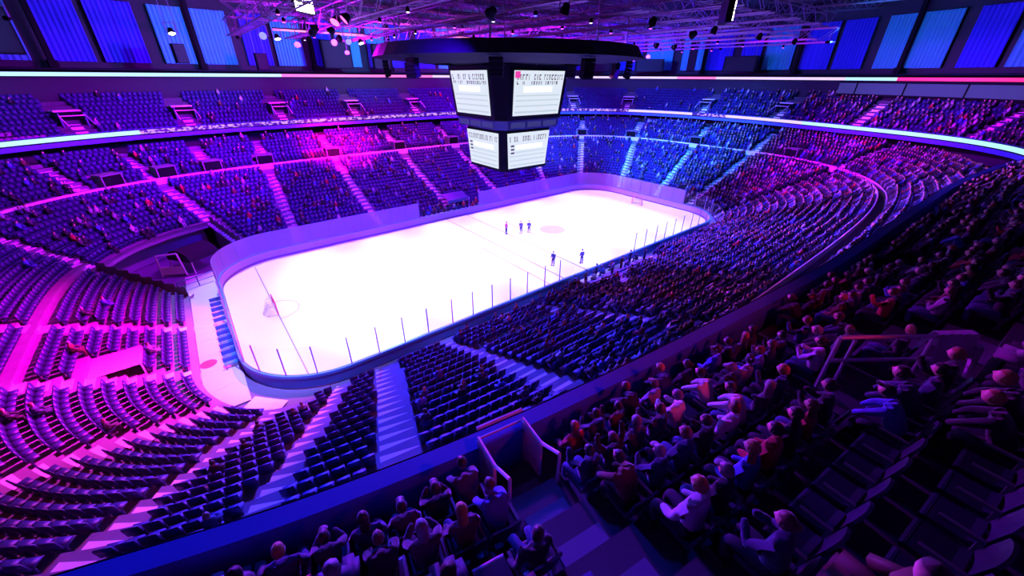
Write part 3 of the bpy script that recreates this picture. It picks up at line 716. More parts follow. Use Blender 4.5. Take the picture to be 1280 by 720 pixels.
def bench(x, y, rz, L_, lab, grp_):
    r = empty('bench', (x, y, 0), rz, label=lab, cat='bench', group=grp_)
    b = MB(); b.box((0, 0, .45), (L_, .38, .06)); b.build('bench_top', M['pale'], r)
    b = MB(); b.box((0, .22, .75), (L_, .04, .3)); b.build('bench_back', M['navy'], r)
    for q in (-1, 1): b = MB(); b.box((q * (L_ / 2 - .2), 0, .21), (.08, .34, .42)); b.build('bench_leg', M['metal'], r)
bench(-.8, 14.9, math.pi * 0, 10.5, 'long team bench in the gap of the far boards', 'team benches'); bench(3, -15.0, math.pi, 10.5, 'long team bench in the gap of the near boards', 'team benches')
b = MB(); b.box((-.8, 14.3, .15), (11.5, 2.2, .3)); struct(b, 'bench_platform', M['pale']); b = MB(); b.box((3, -14.4, .15), (11.5, 2.2, .3)); struct(b, 'bench_platform', M['pale'])
# dark canopy in the far bench gap and the blue table of the near bench
r = empty('bench_canopy', (1.6, 16.0, 0), 0, label='small dark blue canopy behind the far bench gap', cat='canopy')
b = MB(); b.strip([(-1.9, -1.1, 2.1), (1.9, -1.1, 2.1)], [(-1.9, .9, 2.7), (1.9, .9, 2.7)]); b.strip([(-1.9, -1.1, 2.1), (1.9, -1.1, 2.1)], [(-1.9, -1.12, 1.6), (1.9, -1.12, 1.6)]); b.build('canopy_cloth', M['navy'], r)
for sx in (-1, 1):
    for y_, h in ((-1.1, 2.1), (.9, 2.7)): b = MB(); b.bar((sx * 1.9, y_, 0), (sx * 1.9, y_, h), .05); b.build('canopy_post', M['pale'], r)

# ------------------------------------------------------------------ things around the left end of the rink
b = MB(); O2 = rr(.4)[:-1]
b.box((-32.0, 1.0, .012), (2.6, 24.5, .02)); b.build('pale_floor_mat', M['pale'], label='long pale mat between the left boards and the end seats', cat='floor mat')
b = MB(); b.box((-30.6, -12.9, .03), (2.6, 2.4, .03), .75); b.build('landing_mat', M['stair'], label='bright pale landing at the foot of the long corner stairs', cat='floor mat')
b = MB(); t = np.linspace(0, 2 * np.pi, 25)[:-1]; b.add(np.c_[-32.6 + .55 * np.cos(t), -5.2 + .55 * np.sin(t), np.full(24, .03)], [tuple(range(24))], 0)
b.build('floor_emblem', M['red'], label='small round dark red emblem on the pale mat', cat='emblem')
for i in range(15):
    y = 4.2 - i * 1.05 + (-.4 if i > 4 else 0); x = -31.15
    if i > 10: continue
    r = empty('rinkside_bench', (x, y, 0), 0, label=f'rinkside row bench behind the left boards, {NUMW[i+1]} counting from the tunnel', cat='bench', group='rinkside benches behind the left boards')
    b = MB(); b.box((0, 0, .42), (1.0, .34, .06)); b.build('bench_top', M['cap'] if i > 4 else M['pale'], r)
    b = MB(); b.box((0, .2, .65), (1.0, .04, .34)); b.build('bench_back', M['boardout'], r)
    for q in (-1, 1): b = MB(); b.box((q * .42, 0, .2), (.06, .3, .4)); b.build('bench_leg', M['metal'], r)
# black domed canopy in the corner opening
r = empty('domed_canopy', (-32.0, 15.8, 0), .6, label='black domed canopy with pale side frame in the far left corner', cat='canopy')
b = MB(); nn = 10
for i in range(nn):
    a0, a1 = math.pi * i / nn, math.pi * (i + 1) / nn
    b.strip([(-1.6, 1.7 * math.cos(a0), 1.3 + 1.2 * math.sin(a0)), (1.6, 1.7 * math.cos(a0), 1.3 + 1.2 * math.sin(a0))], [(-1.6, 1.7 * math.cos(a1), 1.3 + 1.2 * math.sin(a1)), (1.6, 1.7 * math.cos(a1), 1.3 + 1.2 * math.sin(a1))])
b.add([(1.6, 1.7 * math.cos(math.pi * i / nn), 1.3 + 1.2 * math.sin(math.pi * i / nn)) for i in range(nn + 1)], [tuple(range(nn + 1))]); b.add([(-1.6, 1.7 * math.cos(math.pi * i / nn), 1.3 + 1.2 * math.sin(math.pi * i / nn)) for i in range(nn + 1)], [tuple(range(nn + 1))[::-1]])
b.build('dome_cloth', M['blackcloth'], r)
for sx in (-1, 1):
    for sy in (-1, 1): b = MB(); b.bar((sx * 1.5, sy * 1.65, 0), (sx * 1.5, sy * 1.65, 1.35), .06); b.build('canopy_post', M['pale'], r)
r = empty('gate_arch', (-34.1, 14.4, 0), -.5, label='pale gate frame left of the black domed canopy', cat='gate')
b = MB(); b.tube([(-1.1, 0, 0), (-1.0, 0, 2.3), (1.0, 0, 2.5), (1.2, 0, 0)], .09, 6); b.build('gate_frame', M['pale'], r)
b = MB(); b.box((0, .05, .6), (2.0, .06, .9)); b.build('gate_panel', M['rim'], r)
r = empty('barrier_rail', (-32.2, 10.2, 0), .35, label='low dark barrier rail across the pale floor by the tunnel', cat='barrier')
b = MB(); b.bar((-1.7, 0, 1.0), (1.7, 0, 1.0), .05); b.bar((-1.7, 0, .5), (1.7, 0, .5), .03); b.build('rail_bar', M['navy'], r)
for q in (-1.7, 0, 1.7): b = MB(); b.bar((q, 0, 0), (q, 0, 1.0), .05); b.build('rail_post', M['navy'], r)

# entry slab inside the left end block and its dark door
b = MB(); cA, cB = ucurve(3.02 / NR), ucurve(5.98 / NR); i0, i1 = uidx(20.57), uidx(20.93)
b.strip(z3(cA[i0:i1 + 1], rowz(5) + .06), z3(cB[i0:i1 + 1], rowz(5) + .06)); b.strip(z3(cA[i0:i1 + 1], rowz(2)), z3(cA[i0:i1 + 1], rowz(5) + .06))
b.build('entry_slab', M['pale'], label='pale flat slab among the rows of the left end stand', cat='slab')

# people-height crowd heads standing at walkway handled by crowd; dark speaker-like pods on the walkway rail
podn = 0
for u in PODS:
    i = uidx(u); c = ucurve((KX + .75) / NR)[i]; a = math.atan2(*(ucurve(1)[i] - c)[::-1])
    podn += 1
    r = empty('entry_portal', (c[0], c[1], rowz(KX)), a, label=f'dark entry portal opening on the walkway, {NUMW[podn]} of its ring', cat='entry portal', group='entry portals on the walkway')
    b = MB(); b.box((.9, 0, 1.0), (1.6, 1.9, 1.6)); b.build('portal_shade', M['black'], r)  # black box stands for the shade inside the opening
    b = MB(); b.box((.9, 0, 1.84), (1.8, 2.2, .12)); b.build('portal_lintel', M['concrete'], r)
    for s in (-1, 1): b = MB(); b.box((.9, s * 1.0, .95), (1.7, .12, 1.7)); b.build('portal_side_wall', M['concrete'], r)
# walkway front rail all along the far side
b = MB(); c = ucurve((KX + .02) / NR); b.strip(z3(c, rowz(KX)), z3(c, rowz(KX) + .75)); b.strip(z3(c, rowz(KX) + .75), z3(ucurve((KX + .12) / NR), rowz(KX) + .75)); struct(b, 'wall_walkway', M['rim'])

# ------------------------------------------------------------------ deck stairs, guard rails
for q, i in enumerate(DSI):
    P = [(*off(.55 + DPITCH * k)[i], DZ + DRISE * (k - 1)) for k in range(0, DR + 1)]; P[0] = (P[0][0], P[0][1], DZ - .35)
    if q in STN: lab = f'concrete deck stairs, {STN[q].replace("the ", "")}, near side'
    else: lab = f'narrow stairs through the empty upper deck, {NUMW[q-6]} from the corner'
    if P[5][1] > 5 or P[5][0] > 40 and P[5][1] > -15: P = P[:6]
    stairway(P[:-1], 'deck_stairway', lab, 'stairs', 'stairs of the upper deck', (1.15 if q else .8), 'stair' if q > 5 and q != 21 else 'floor')
# guard panels at the parapet end of the stairs in front
def guard(i, lab, m='pale'):
    p = off(.3)[i]; a = math.atan2(DN[i][1], DN[i][0]); r = empty('stair_guard', (*p, DZ - .35), a, label=lab, cat='guard rail', group='guards at the deck stairs')
    for s in (-1, 1):
        b = MB(); b.box((.3, s * .5, .7), (.7, .06, 1.1)); b.build('guard_panel', M['rim'], r)
        b = MB(); b.tube([(-.05, s * .5, 1.3), (.65, s * .5, 1.3), (1.2, s * .5, 1.6)], .035, 6); b.build('handrail', M['pale'], r)
        b = MB(); b.bar((1.2, s * .5, .4), (1.2, s * .5, 1.6), .03, 6); b.build('handrail_post', M['pale'], r)
    b = MB(); b.bar((-.1, -.5, 1.5), (-.1, .5, 1.5), .04, 6); b.bar((-.1, -.5, 1.2), (-.1, .5, 1.2), .03, 6); b.build('top_rail', M['post'], r)
guard(DSI[0], 'pale guard panels and handrails at the foot of the purple-lit stairs'); guard(DSI[21], 'guard panels and handrails at the foot of the leftmost deck stairs')
r = empty('guard_rail', (-22.3, -36.6, 14.9), 0, label='blue steel two-bar guard rail around the entry in the crowded deck', cat='guard rail')
GR = r

# ------------------------------------------------------------------ LED ribbon boards
def ribbon(name, curve_e, z0, z1, pick, label, thick=.12, far_only=None):
    r = empty(name, (0, 0, 0), label=label, cat='led board')
    n_ = len(DECK) - 1; i = 0; seg = 28; o0 = off(curve_e); 
    while i < n_:
        j = min(n_, i + seg); mid = o0[(i + j) // 2]; mk = pick(mid)
        if mk:
            b = MB(); q = off(curve_e - thick)[i:j + 1]; g = off(curve_e)[i:j + 1]
            q = q.copy(); b.strip(z3(q, z0), z3(q, z1)); b.strip(z3(q, z1), z3(g, z1)); b.strip(z3(g, z0), z3(q, z0))
            b.build('led_panel', M[mk], r)
        i = j
    b = MB(); q = off(curve_e - .06); b.strip(z3(q, z0 - .14), z3(q, z0 - .01)); b.strip(z3(q, z1 + .01), z3(q, z1 + .1)); b.build('led_trim', M['black'], r)
def pick_mid(p):
    x, y = p
    if y < 0 and x < 30: return None
    if y > 5 and x < -30: return 'led_cyan'
    if y < 0 and x > 30 : return 'led_cyan' if y < -12 else 'led_white'
    if x > 40 and 8 < y < 24: return 'led_white'
    return 'led_text'
def pick_up(p):
    x, y = p
    if y < 2 and x < 30: return None
    if x < -16: return 'led_cyan' 
    if x < -11: return 'led_white'
    if x < 10: return 'led_pink'
    if x < 30: return 'led_white' if int(x) % 3 else 'led_pink'
    if y > 15: return 'led_white'
    if y > 6: return 'led_pink'
    if y > -14: return 'led_white'
    if y > -19: return 'led_cyan'
    return 'led_red'
ribbon('ribbon_display', 0, 11.95, 12.42, pick_mid, 'lower ribbon display running along the front of the upper deck')
ribbon('ribbon_display', WE - .3, 18.58, 19.02, pick_up, 'upper ribbon display above the last rows, at eye height')

# ------------------------------------------------------------------ curtains, columns and booths above the upper ribbon
cn = 0
i = 0; n_ = len(DECK) - 1; per = 20
oC = off(WE + 2.6); NC = DN
angs = [k for k in range(0, n_, per)]
for q, i in enumerate(angs):
    p = oC[i]
    if p[1] < -32 and p[0] < 42: continue
    if p[0] < -46 and p[1] < 4: continue
    j = min(i + per - (6 if q % 2 else 3), n_); cn += 1
    teal = (q % 3 == 1) or (q % 4 == 0); dark = (q % 11 == 5)
    lo = 20.3
    A = []; B = []; n2 = (j - i) * 2
    for t in np.linspace(i, j, n2 + 1):
        a_ = int(t); fr = t - a_; pt = oC[a_] * (1 - fr) + oC[min(a_ + 1, n_)] * fr; nn_ = NC[a_]
        pt = pt - nn_ * (.10 * math.sin((t - i) * 3.4)); A.append((*pt, lo)); pt2 = pt; B.append((*pt2, 27.6))
    b = MB(); b.strip(A, B); A2 = np.array(A); A2[:, :2] += NC[i] * .06; B2 = np.array(B); B2[:, :2] += NC[i] * .06; b.strip(B2, A2)
    b.build('drape_panel', M['curtt'] if teal else M['curtb'], label=f'{"teal" if teal else "blue"} lit drape hanging above the ribbon display, {NUMW[cn]} anticlockwise from lower right', cat='drape', group='drapes around the upper level')
    # column beside the drape
    if q % 3 == 0:
        c = off(WE + 1.9)[(j + 1) % n_]; b = MB(); b.box((c[0], c[1], 24.8), (.55, .55, 11), math.atan2(NC[j % n_][1], NC[j % n_][0])); b.box((c[0], c[1], 20), (.9, .9, .8), math.atan2(NC[j % n_][1], NC[j % n_][0]))
        b.build('roof_column', M['black'], label=f'dark roof column between the drapes, beside drape {NUMW[cn]} anticlockwise', cat='column', group='roof columns')
# hanging black scrims before the drapes
bn = 0
for (x, y, z0, z1, wd) in [(-3.5, 45, 19.9, 24.2, 5.0), (4.6, 45, 19.9, 24.0, 3.2), (41, 38, 19.8, 23.2, 3.4), (50, 31, 19.9, 22.4, 6), (57, 22, 19.9, 22.4, 6), (61, 4, 19.9, 22.6, 6), (-16, 42, 19.5, 21.8, 1.6), (60.5, 14, 19.9, 25.5, 1.6), (-41, 33, 20.6, 24.8, 3.0), (-26, 40, 20.2, 22.5, 1.4)]:
    bn += 1; a = math.atan2(y * 1.3, x * .6)
    r = empty('hanging_speaker', (x, y, z0), a, label=f'black speaker block hung before the blue drapes, {NUMW[bn]} of them', cat='speaker', group='black speaker blocks')
    b = MB(); b.box((0, 0, (z1 - z0) / 2), (.9, wd, z1 - z0)); b.build('cabinet', M['black'], r)
    b = MB(); b.box((-.47, 0, (z1 - z0) / 2), (.04, wd * .9, (z1 - z0) * .92)); b.build('grille', M['blackcloth'], r)
    for s in (-1, 1): b = MB(); b.bar((0, s * wd * .4, z1 - z0), (0, s * wd * .4, 30.6 - z0), .05); b.build('hanging_cable', M['metal'], r)
# glass-fronted booth under the red ribbon
i = nearest(off(WE - .6), (52, -26)); p = off(WE - .6)
r = empty('press_booth', (0, 0, 0), label='long grey-blue glazed booth under the red ribbon at far right', cat='booth')
q0 = nearest(p, (46, -32)); q1 = nearest(p, (60, -13))
if q0 > q1: q0, q1 = q1, q0
if q1 - q0 > n_ / 2: q0, q1 = q1, n_
pp = off(WE - 1.0)
M['glowglass'] = mat('booth_glass_glow', (.02, .03, .05), .6, .0, spec=.1, emit=(.05, .05, .22), es=.7)  # emission gives the panes a faint blue glow, no lamp behind them
b = MB(); b.strip(z3(pp[q0:q1 + 1], 16.6), z3(pp[q0:q1 + 1], 18.2)); b.build('booth_window', M['glowglass'], r)
b = MB(); b.strip(z3(off(WE - 1.1)[q0:q1 + 1], 16.3), z3(off(WE - 1.1)[q0:q1 + 1], 16.62)); b.strip(z3(off(WE - 1.1)[q0:q1 + 1], 18.2), z3(off(WE - 1.1)[q0:q1 + 1], 18.4)); b.build('booth_frame', M['black'], r)
for k in range(q0, q1, 26): c = off(WE - 1.08)[k]; b = MB(); b.box((*c, 17.4), (.12, .18, 1.7)); b.build('booth_mullion', M['black'], r)
# vomitory frames of the empty upper deck
vn = 0
for q, i in enumerate(DSI):
    c = off(.55 + DPITCH * 4.0)[i]
    if c[1] < 5 and c[0] < 40 or c[1] < -15: continue
    vn += 1; a = math.atan2(DN[i][1], DN[i][0])
    r = empty('deck_portal', (*c, DZ + DRISE * 3), a, label=f'pale-edged entry portal in the empty upper deck, {NUMW[vn]} anticlockwise', cat='entry portal', group='entry portals of the upper deck')
    b = MB(); b.box((.7, 0, .75), (1.4, 1.9, 1.5)); b.build('portal_shade', M['black'], r)  # solid black fill in place of the dark inside the portal
    b = MB(); b.box((.7, 0, 1.58), (1.6, 2.5, .16)); b.build('portal_lintel', M['rim'], r)
    for s in (-1, 1): b = MB(); b.box((.2, s * 1.15, .6), (2.6, .14, 1.6)); b.build('portal_side_wall', M['navy'], r)
    b = MB(); b.tube([(-3.0, 1.2, .1), (-1.2, 1.2, 1.1), (-1.2, -1.2, 1.1), (-3.0, -1.2, .1)], .06); b.build('portal_rail', M['rim'], r)

# ------------------------------------------------------------------ centre-hung scoreboard
CX, CY = .3, .75
r = empty('center_scoreboard', (CX, CY, 9.6), 0, label='dark four-sided center-hung scoreboard with white screens above the ice', cat='scoreboard')
def octo(mb, h0, h1, z0, z1, c0, c1, mi=0):
    def o8(h, c): return [(h, -h + c), (h, h - c), (h - c, h), (-h + c, h), (-h, h - c), (-h, -h + c), (-h + c, -h), (h - c, -h)]
    A = [(x, y, z0) for x, y in o8(h0, c0)]; B = [(x, y, z1) for x, y in o8(h1, c1)]
    mb.add(A + B, [(i, (i + 1) % 8, 8 + (i + 1) % 8, 8 + i) for i in range(8)] + [tuple(range(8))[::-1], tuple(range(8, 16))], mi)
b = MB(); octo(b, 4.55, 5.15, 5.35, 10.2, .9, 1.3); b.build('upper_housing', M['black'], r)
b = MB(); octo(b, 3.35, 3.6, .05, 4.35, .5, .6); b.build('lower_housing', M['black'], r)
b = MB(); octo(b, 4.3, 4.5, 4.4, 5.3, .9, .9); b.build('middle_band', M['navy'], r)
for s in range(4):
    for q in (-2.2, 0, 2.2):
        b = MB(); a = s * math.pi / 2; b.box((math.cos(a) * 4.42 - math.sin(a) * q, math.sin(a) * 4.42 + math.cos(a) * q, 4.85), (.1, 1.9, .55), a); b.build('band_display', M['lens_teal'] if False else M['glowglass'], r)
def screen(side, h0, h1, z0, z1, w0, w1, big):
    a = side * math.pi / 2; ca, sa = math.cos(a), math.sin(a)
    def pt(u, v, o=0.):   # u across -1..1, v 0..1 up
        h = h0 + (h1 - h0) * v + .05 + o; w_ = (w0 + (w1 - w0) * v) / 2 * u; return (h * ca - w_ * sa, h * sa + w_ * ca, z0 + (z1 - z0) * v)
    def quad(mb, u0, u1, v0, v1, o, mi): mb.add([pt(u0, v0, o), pt(u1, v0, o), pt(u1, v1, o), pt(u0, v1, o)], [(0, 1, 2, 3)], mi)
    b = MB(); quad(b, -1, 1, 0, 1, .03, 0)
    for (u, v, uu, vv) in ((-1, 0, 1, 0), (1, 0, 1, 1), (1, 1, -1, 1), (-1, 1, -1, 0)): b.add([pt(u, v, .03), pt(uu, vv, .03), pt(uu, vv, -.05), pt(u, v, -.05)], [(3, 2, 1, 0)], 1)
    s_ = b.build('screen', [M['screen'], M['black']], r)
    b = MB()
    for v in ((.06, .10), (.20, .235), (.33, .36), (.44, .47)): quad(b, -.92, .92, v[0], v[1], .05, 0)
    quad(b, -.62, .55 if big else .7, .53, .66, .05, 1); b.build('score_band', [M['band'], M['bandw']], s_)
    b = MB(); rg = random.Random(side * 7 + big)
    nrow = ((.80, .92), (.70, .77)) if big else ((.76, .90),)
    for v0, v1 in nrow:
        u = -.9
        while u < .9:
            w_ = rg.uniform(.03, .075)
            if rg.random() < .8:                       # a blurred letter: stem and bars
                quad(b, u, u + w_ * .35, v0, v1, .06, 0)
                if rg.random() < .7: quad(b, u, u + w_, v1 - .03, v1, .06, 0)
                if rg.random() < .5: quad(b, u, u + w_, v0, v0 + .025, .06, 0)
                if rg.random() < .5: quad(b, u + w_ * .7, u + w_, v0, v1, .06, 0)
            u += w_ + .05
    if not big:
        for v0 in (.42, .52, .62): quad(b, -.86, -.70, v0, v0 + .05, .06, 0)
    b.build('score_text', M['glyph'], s_)
    if big and side == 3:
        b = MB(); quad(b, -.97, -.78, .84, .98, .065, 0); b.build('pink_emblem', M['glyphpink'], s_)
for side in range(4):
    screen(side, 4.60, 5.12, 5.75, 9.75, 6.3, 6.7, 1); screen(side, 3.37, 3.58, .35, 4.0, 5.4, 6.0, 0)
for s in range(4):
    b = MB(); a = s * math.pi / 2 + .78; b.bar((3 * math.cos(a), 3 * math.sin(a), 10.2), (3 * math.cos(a), 3 * math.sin(a), 21), .06); b.build('hoist_cable', M['metal'], r)
# dark ring gantry above the scoreboard
r = empty('ring_gantry', (CX, CY, 0), label='wide dark ring gantry hanging around the top of the scoreboard', cat='gantry')
b = MB(); b.lathe([(8, 19.9), (8.4, 21.0), (13.2, 21.4), (13.8, 20.4), (8, 19.9)], n=48); b.build('ring_deck', M['black'], r)
b = MB(); b.lathe([(5.6, 19.85), (6.4, 20.1), (8.5, 20.3), (8.5, 20.8), (5.6, 20.9)], n=32); b.build('inner_ring', M['black'], r)
b = MB(); t = np.linspace(0, 2 * np.pi, 49); b.tube([(13.6 * math.cos(q), 13.6 * math.sin(q), 22.2) for q in t], .05); b.build('ring_rail', M['truss'], r)
for k in range(8): b = MB(); a = k * math.pi / 4; b.bar((12 * math.cos(a), 12 * math.sin(a), 21.0), (12 * math.cos(a), 12 * math.sin(a), 30.7), .08); b.build('gantry_hanger', M['truss'], r)

for k in range(10):
    a = k * math.tau / 10 + .2; r = empty('line_array_speaker', (CX + 12.6 * math.cos(a), CY + 12.6 * math.sin(a), 18.7), a, label=f'black curved line array speaker hung below the ring gantry, {ORD[k]} around it', cat='speaker', group='line arrays under the ring gantry')
    b = MB()
    for q in range(5): b.box((.05 * (4 - q) ** 1.5 * -.3, 0, .15 + q * .3), (.55, 1.1, .27), tilt=(.08 * (4 - q), 'Y'))
    b.build('cabinet', M['black'], r)
    b = MB(); b.bar((0, 0, 1.4), (0, 0, 1.9), .04); b.build('hanging_bracket', M['metal'], r)
# ------------------------------------------------------------------ roof trusses
def truss(a, b_, h=1.6, wd=1.2, label='', name='roof_truss'):
    a = V3(a); b_ = V3(b_); d = b_ - a; L_ = d.length; d.normalize(); sd = V3((-d.y, d.x, 0)); n_ = max(2, int(L_ / 2.0)); m = MB()
    c = lambda t, s, z: a + d * (L_ * t) + sd * (s * wd / 2) + V3((0, 0, z))
    for s, z in ((-1, 0), (1, 0), (-1, h), (1, h)): m.bar(c(0, s, z), c(1, s, z), .07, 4)
    for k in range(n_):
        t0_, t1_ = k / n_, (k + 1) / n_
        for s in (-1, 1): m.bar(c(t0_, s, 0), c(t1_, s, h), .04, 3) if k % 2 else m.bar(c(t0_, s, h), c(t1_, s, 0), .04, 3)
        m.bar(c(t0_, -1, 0), c(t1_, 1, 0), .035, 3); m.bar(c(t0_, -1, 0), c(t0_, 1, 0), .035, 3)
    return m.build(name, M['truss'], label=label, cat='truss', group='roof trusses')
TX = (-20.5, -14, -7, 0, 7, 14, 21, 28, 35, 42); TY = (-14, -7, 0, 7, 14, 21, 28)
for i, x in enumerate(TX): truss((x, -16, 23.1), (x, 30, 23.1), label=f'purple-lit cross truss under the roof, {NUMW[i+1]} from the left')
for i, y in enumerate(TY): truss((-21, y, 24.9), (44, y, 24.9), label=f'long truss under the roof running to the far right, {NUMW[i+1]} from camera')
for i, (a, b_) in enumerate([((-60, 44, 29), (-14, 30, 27)), ((60, 42, 29), (40, 26, 27)), ((66, 5, 29), (44, 3, 27)), ((66, -14, 29), (44, -6, 27)), ((60, -30, 29), (40, -12, 27)), ((-20, 48, 29), (-12, 34, 27))]):
    truss(a, b_, label=f'outer slanting roof truss, {NUMW[i+1]} of those beyond the central grid')
r = empty('catwalk', (0, 0, 0), label='narrow dark maintenance catwalk across the roof grid', cat='catwalk')
b = MB(); b.box((12, 17.5, 26.2), (64, 1.4, .12)); b.build('walk_deck', M['black'], r)
for s in (-1, 1): b = MB(); b.bar((-20, 17.5 + s * .7, 27.2), (44, 17.5 + s * .7, 27.2), .05); b.build('walk_rail', M['truss'], r)

# ------------------------------------------------------------------ lamps: the fixtures and their own light
def spot(i, nm, col, pw, p, t, cone, blend, lens, lab, grp_, size=.35, r_=.35):
    d = (V3(t) - V3(p)).normalized(); q = d.to_track_quat('-Z', 'Y')
    root = empty('stage_light', p, label=lab, cat='stage light', group=grp_)
    b = MB(); b.lathe([(.0, .55), (r_ * .6, .5), (r_, .1), (r_, -.02)], n=12); o = b.build('lamp_housing', M['black'], root); o.rotation_mode = 'QUATERNION'; o.rotation_quaternion = q
    b = MB(); tt = np.linspace(0, 2 * np.pi, 13)[:-1]; b.add(np.c_[r_ * .95 * np.cos(tt), r_ * .95 * np.sin(tt), np.full(12, .06)], [tuple(range(12))[::-1]]); o = b.build('lens', M[lens], root); o.rotation_mode = 'QUATERNION'; o.rotation_quaternion = q
    b = MB(); b.tube([(-r_ - .1, 0, 0), (-r_ - .1, 0, .9), (r_ + .1, 0, .9), (r_ + .1, 0, 0)], .04); b.build('yoke', M['metal'], root)
    l = bpy.data.lights.new('beam', 'SPOT'); l.color = col; l.energy = pw; l.spot_size = math.radians(cone); l.spot_blend = blend; l.shadow_soft_size = .3
    lo = bpy.data.objects.new('beam', l); link(lo, root); lo.location = d * .25; lo.rotation_mode = 'QUATERNION'; lo.rotation_quaternion = q
for i, (nm, col, pw, p, t, cone, blend) in enumerate(SPOTS):
    lens = {'magenta': 'lens_mag', 'pink': 'lens_mag', 'purple': 'lens_pur', 'red': 'lens_mag'}.get(nm, 'lens_blue')
    spot(i, nm, col, pw * SPOTS_K, p, t, cone, blend, lens, f'{nm} stage light hung under the roof, {NUMW[i+1]} of the coloured lamps', 'coloured stage lights')  # some of these lamps are added to brighten one place
k = 0
for x in (-27, -18, -9, 0, 9, 18, 27):
    for y in (-16.5, 17.5):
        k += 1; spot(k, 'white', ICE_C, ICE_W, (x, y, 22.2), (x * .95, y * .3, 0), 48, .6, 'lamp', f'blue-tinted ice flood lamp above the rink, {NUMW[k]} of the ice lamps', 'blue-tinted ice flood lamps', r_=.3)
# two bright flood clusters seen glaring in the roof
for i, (x, y, z, lab) in enumerate([(-18.7, 3.2, 23.9, 'bright white flood cluster glaring at the upper left of the roof'), (7.5, -18.1, 23.4, 'bright white flood cluster glaring at the upper right of the roof')]):
    r = empty('flood_cluster', (x, y, z), .7, label=lab, cat='flood light', group='glaring flood clusters')
    b = MB(); b.box((0, 0, 0), (2.3, .5, 1.5)); b.build('cluster_frame', M['black'], r)
    for a_ in (-.75, 0, .75):
        for c_ in (-.36, .36): b = MB(); b.box((a_, -.28, c_), (.62, .1, .58)); b.build('flood_lens', M['lamp'], r)
# point lamps added to colour the truss grid
for i, (x, y, c_, pw) in enumerate([(-17, 14, PUR, 6000 * 1.8), (2, 22, PINK, 5000 * 1.8), (14, 12, PUR, 6000 * 1.8), (26, 22, PUR, 6000 * 1.8), (30, 4, DEEP, 7000 * 1.8), (10, 30, PUR, 6000 * 1.8), (-8, 26, PUR, 6000 * 1.8), (40, 14, DEEP, 7000 * 1.8)]):
    l = bpy.data.lights.new('glow', 'POINT'); l.color = c_; l.energy = pw; l.shadow_soft_size = .4
    root = empty('truss_fill_lamp', (x, y, 21.6), label=f'small added lamp tinting the roof trusses, {NUMW[i+1]} of eight', cat='lamp', group='added lamps tinting the trusses')
    b = MB(); b.lathe([(.05, -.2), (.3, -.15), (.3, .1), (.1, .25)], n=10); b.build('lamp_body', M['lens_pur'], root)
    b = MB(); b.bar((0, 0, .25), (0, 0, 1.4), .05); b.build('lamp_hanger', M['metal'], root)
    lo = bpy.data.objects.new('glow', l); link(lo, root); lo.location = (0, 0, -.6)
# drape washers
for i, (x, y, tx, ty, c_, pw) in enumerate([(-38, 22, -52, 38, (.02, .22, 1), 13000), (-20, 30, -26, 50, (.02, .22, 1), 18000), (0, 30, 0, 50, (.02, .25, 1), 34000), (24, 30, 30, 50, (.02, .25, 1), 36000), (44, 18, 64, 26, (.02, .15, 1), 28000), (44, 0, 68, 0, (.02, .22, 1), 10000), (40, -16, 62, -24, (.02, .22, 1), 14000)]):
    spot(i, 'wash', c_, pw, (x, y, 23.0), (tx, ty, 25), 95, .9, 'lens_blue', f'blue wash light aimed at the upper drapes, {NUMW[i+1]} of seven', 'blue drape wash lights', r_=.2)

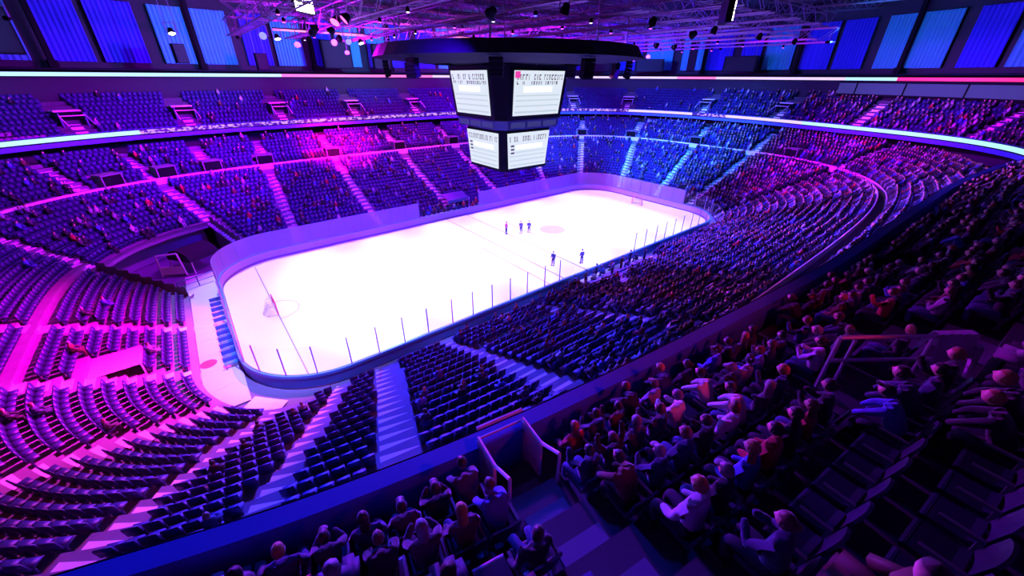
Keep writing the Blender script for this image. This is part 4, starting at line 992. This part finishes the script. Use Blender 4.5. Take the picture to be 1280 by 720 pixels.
# fill in the guard rail in the crowded deck
GR.location = (0, 0, 0); zf = 13.55
b = MB(); b.tube([(*RA, zf), (*RA, 14.72), (*RB, 14.72), (*RB, zf)], .04, 6); b.build('top_rail', M['post'], GR)
b = MB(); b.bar((*RA, 14.2), (*RB, 14.2), .035, 6); b.build('middle_rail', M['post'], GR)
for t_ in (.12, .7): q = RA + (RB - RA) * t_; b = MB(); b.bar((*q, zf), (*q, 14.72), .03, 6); b.build('rail_post', M['post'], GR)
r = empty('hung_jacket', (0, 0, 0), label='pale lilac jacket slung over the right end of the blue guard rail', cat='jacket')
b = MB(); n1 = 14; A = []; Bq = []; C_ = []; D_ = []
for q_ in range(n1 + 1):
    t_ = .70 + .30 * q_ / n1; p = RA + (RB - RA) * t_; nrm = np.array([.6, .8]); wv = .05 * math.sin(q_ * 1.7)
    A.append((*(p - nrm * (.16 + wv)), 14.74 - .50 - .12 * math.sin(q_ * .9))); Bq.append((*(p - nrm * .07), 14.80 + .02 * math.sin(q_ * 2.1))); C_.append((*(p + nrm * .07), 14.80)); D_.append((*(p + nrm * (.2 - wv)), 14.42 - .1 * math.sin(q_)))
b.strip(A, Bq); b.strip(Bq, C_); b.strip(C_, D_); o = b.build('jacket_body', M['palejacket'], r, smooth=True)
b = MB(); b.bar((*(RB - [.1, .12]), 14.6), (*(RB - [.12, .2]), 13.95), .07, 8, r2=.05); b.build('jacket_sleeve', M['palejacket'], r)
# small glows added along the roof grid as highlights on the trusses
pn = 0
for x in TX:
    for y in range(-12, 30, 6):
        if rnd.random() < .45: continue
        pn += 1; px_ = x + rnd.uniform(-.8, .8); py_ = y + rnd.uniform(-2, 2); zz = 22.75
        r = empty('truss_sparkle', (px_, py_, zz), label=f'small added glow imitating a highlight under the roof grid, {NUMW[pn]} of the small ones', cat='lamp', group='small added highlights on the roof grid')
        b = MB(); b.lathe([(.09, .22), (.14, .1), (.16, -.1)], n=8); b.build('sparkle_can', M['black'], r)
        b = MB(); b.lathe([(.0, -.16), (.11, -.13), (.15, -.06)], n=8); b.build('sparkle_lens', M[rnd.choice(['lens_mag', 'lens_pur', 'lens_pur', 'lens_blue', 'sparkle_white'])], r)
        b = MB(); b.bar((0, 0, .2), (0, 0, .5), .03, 4); b.build('sparkle_clamp', M['metal'], r)
for i, (x0, x1, y, z) in enumerate([(5, 20, 21.5, 23.9), (-9, -3.5, 25, 23.6), (-18, -8, 19, 23.2)]):  # emission paints the pink light on the catwalk strips
    b = MB(); b.box(((x0 + x1) / 2, y, z), (x1 - x0, .2, .16)); r = b.build('lit_strip', M['lit_strip_pink'], label=f'glowing strip standing for pink-lit catwalk along the roof grid, {NUMW[i+1]} from the right', cat='lamp', group='pink-lit strips')
    b = MB(); b.box(((x0 + x1) / 2, y, z + .14), (x1 - x0, .28, .1)); b.build('lit_strip_backing', M['black'], r)
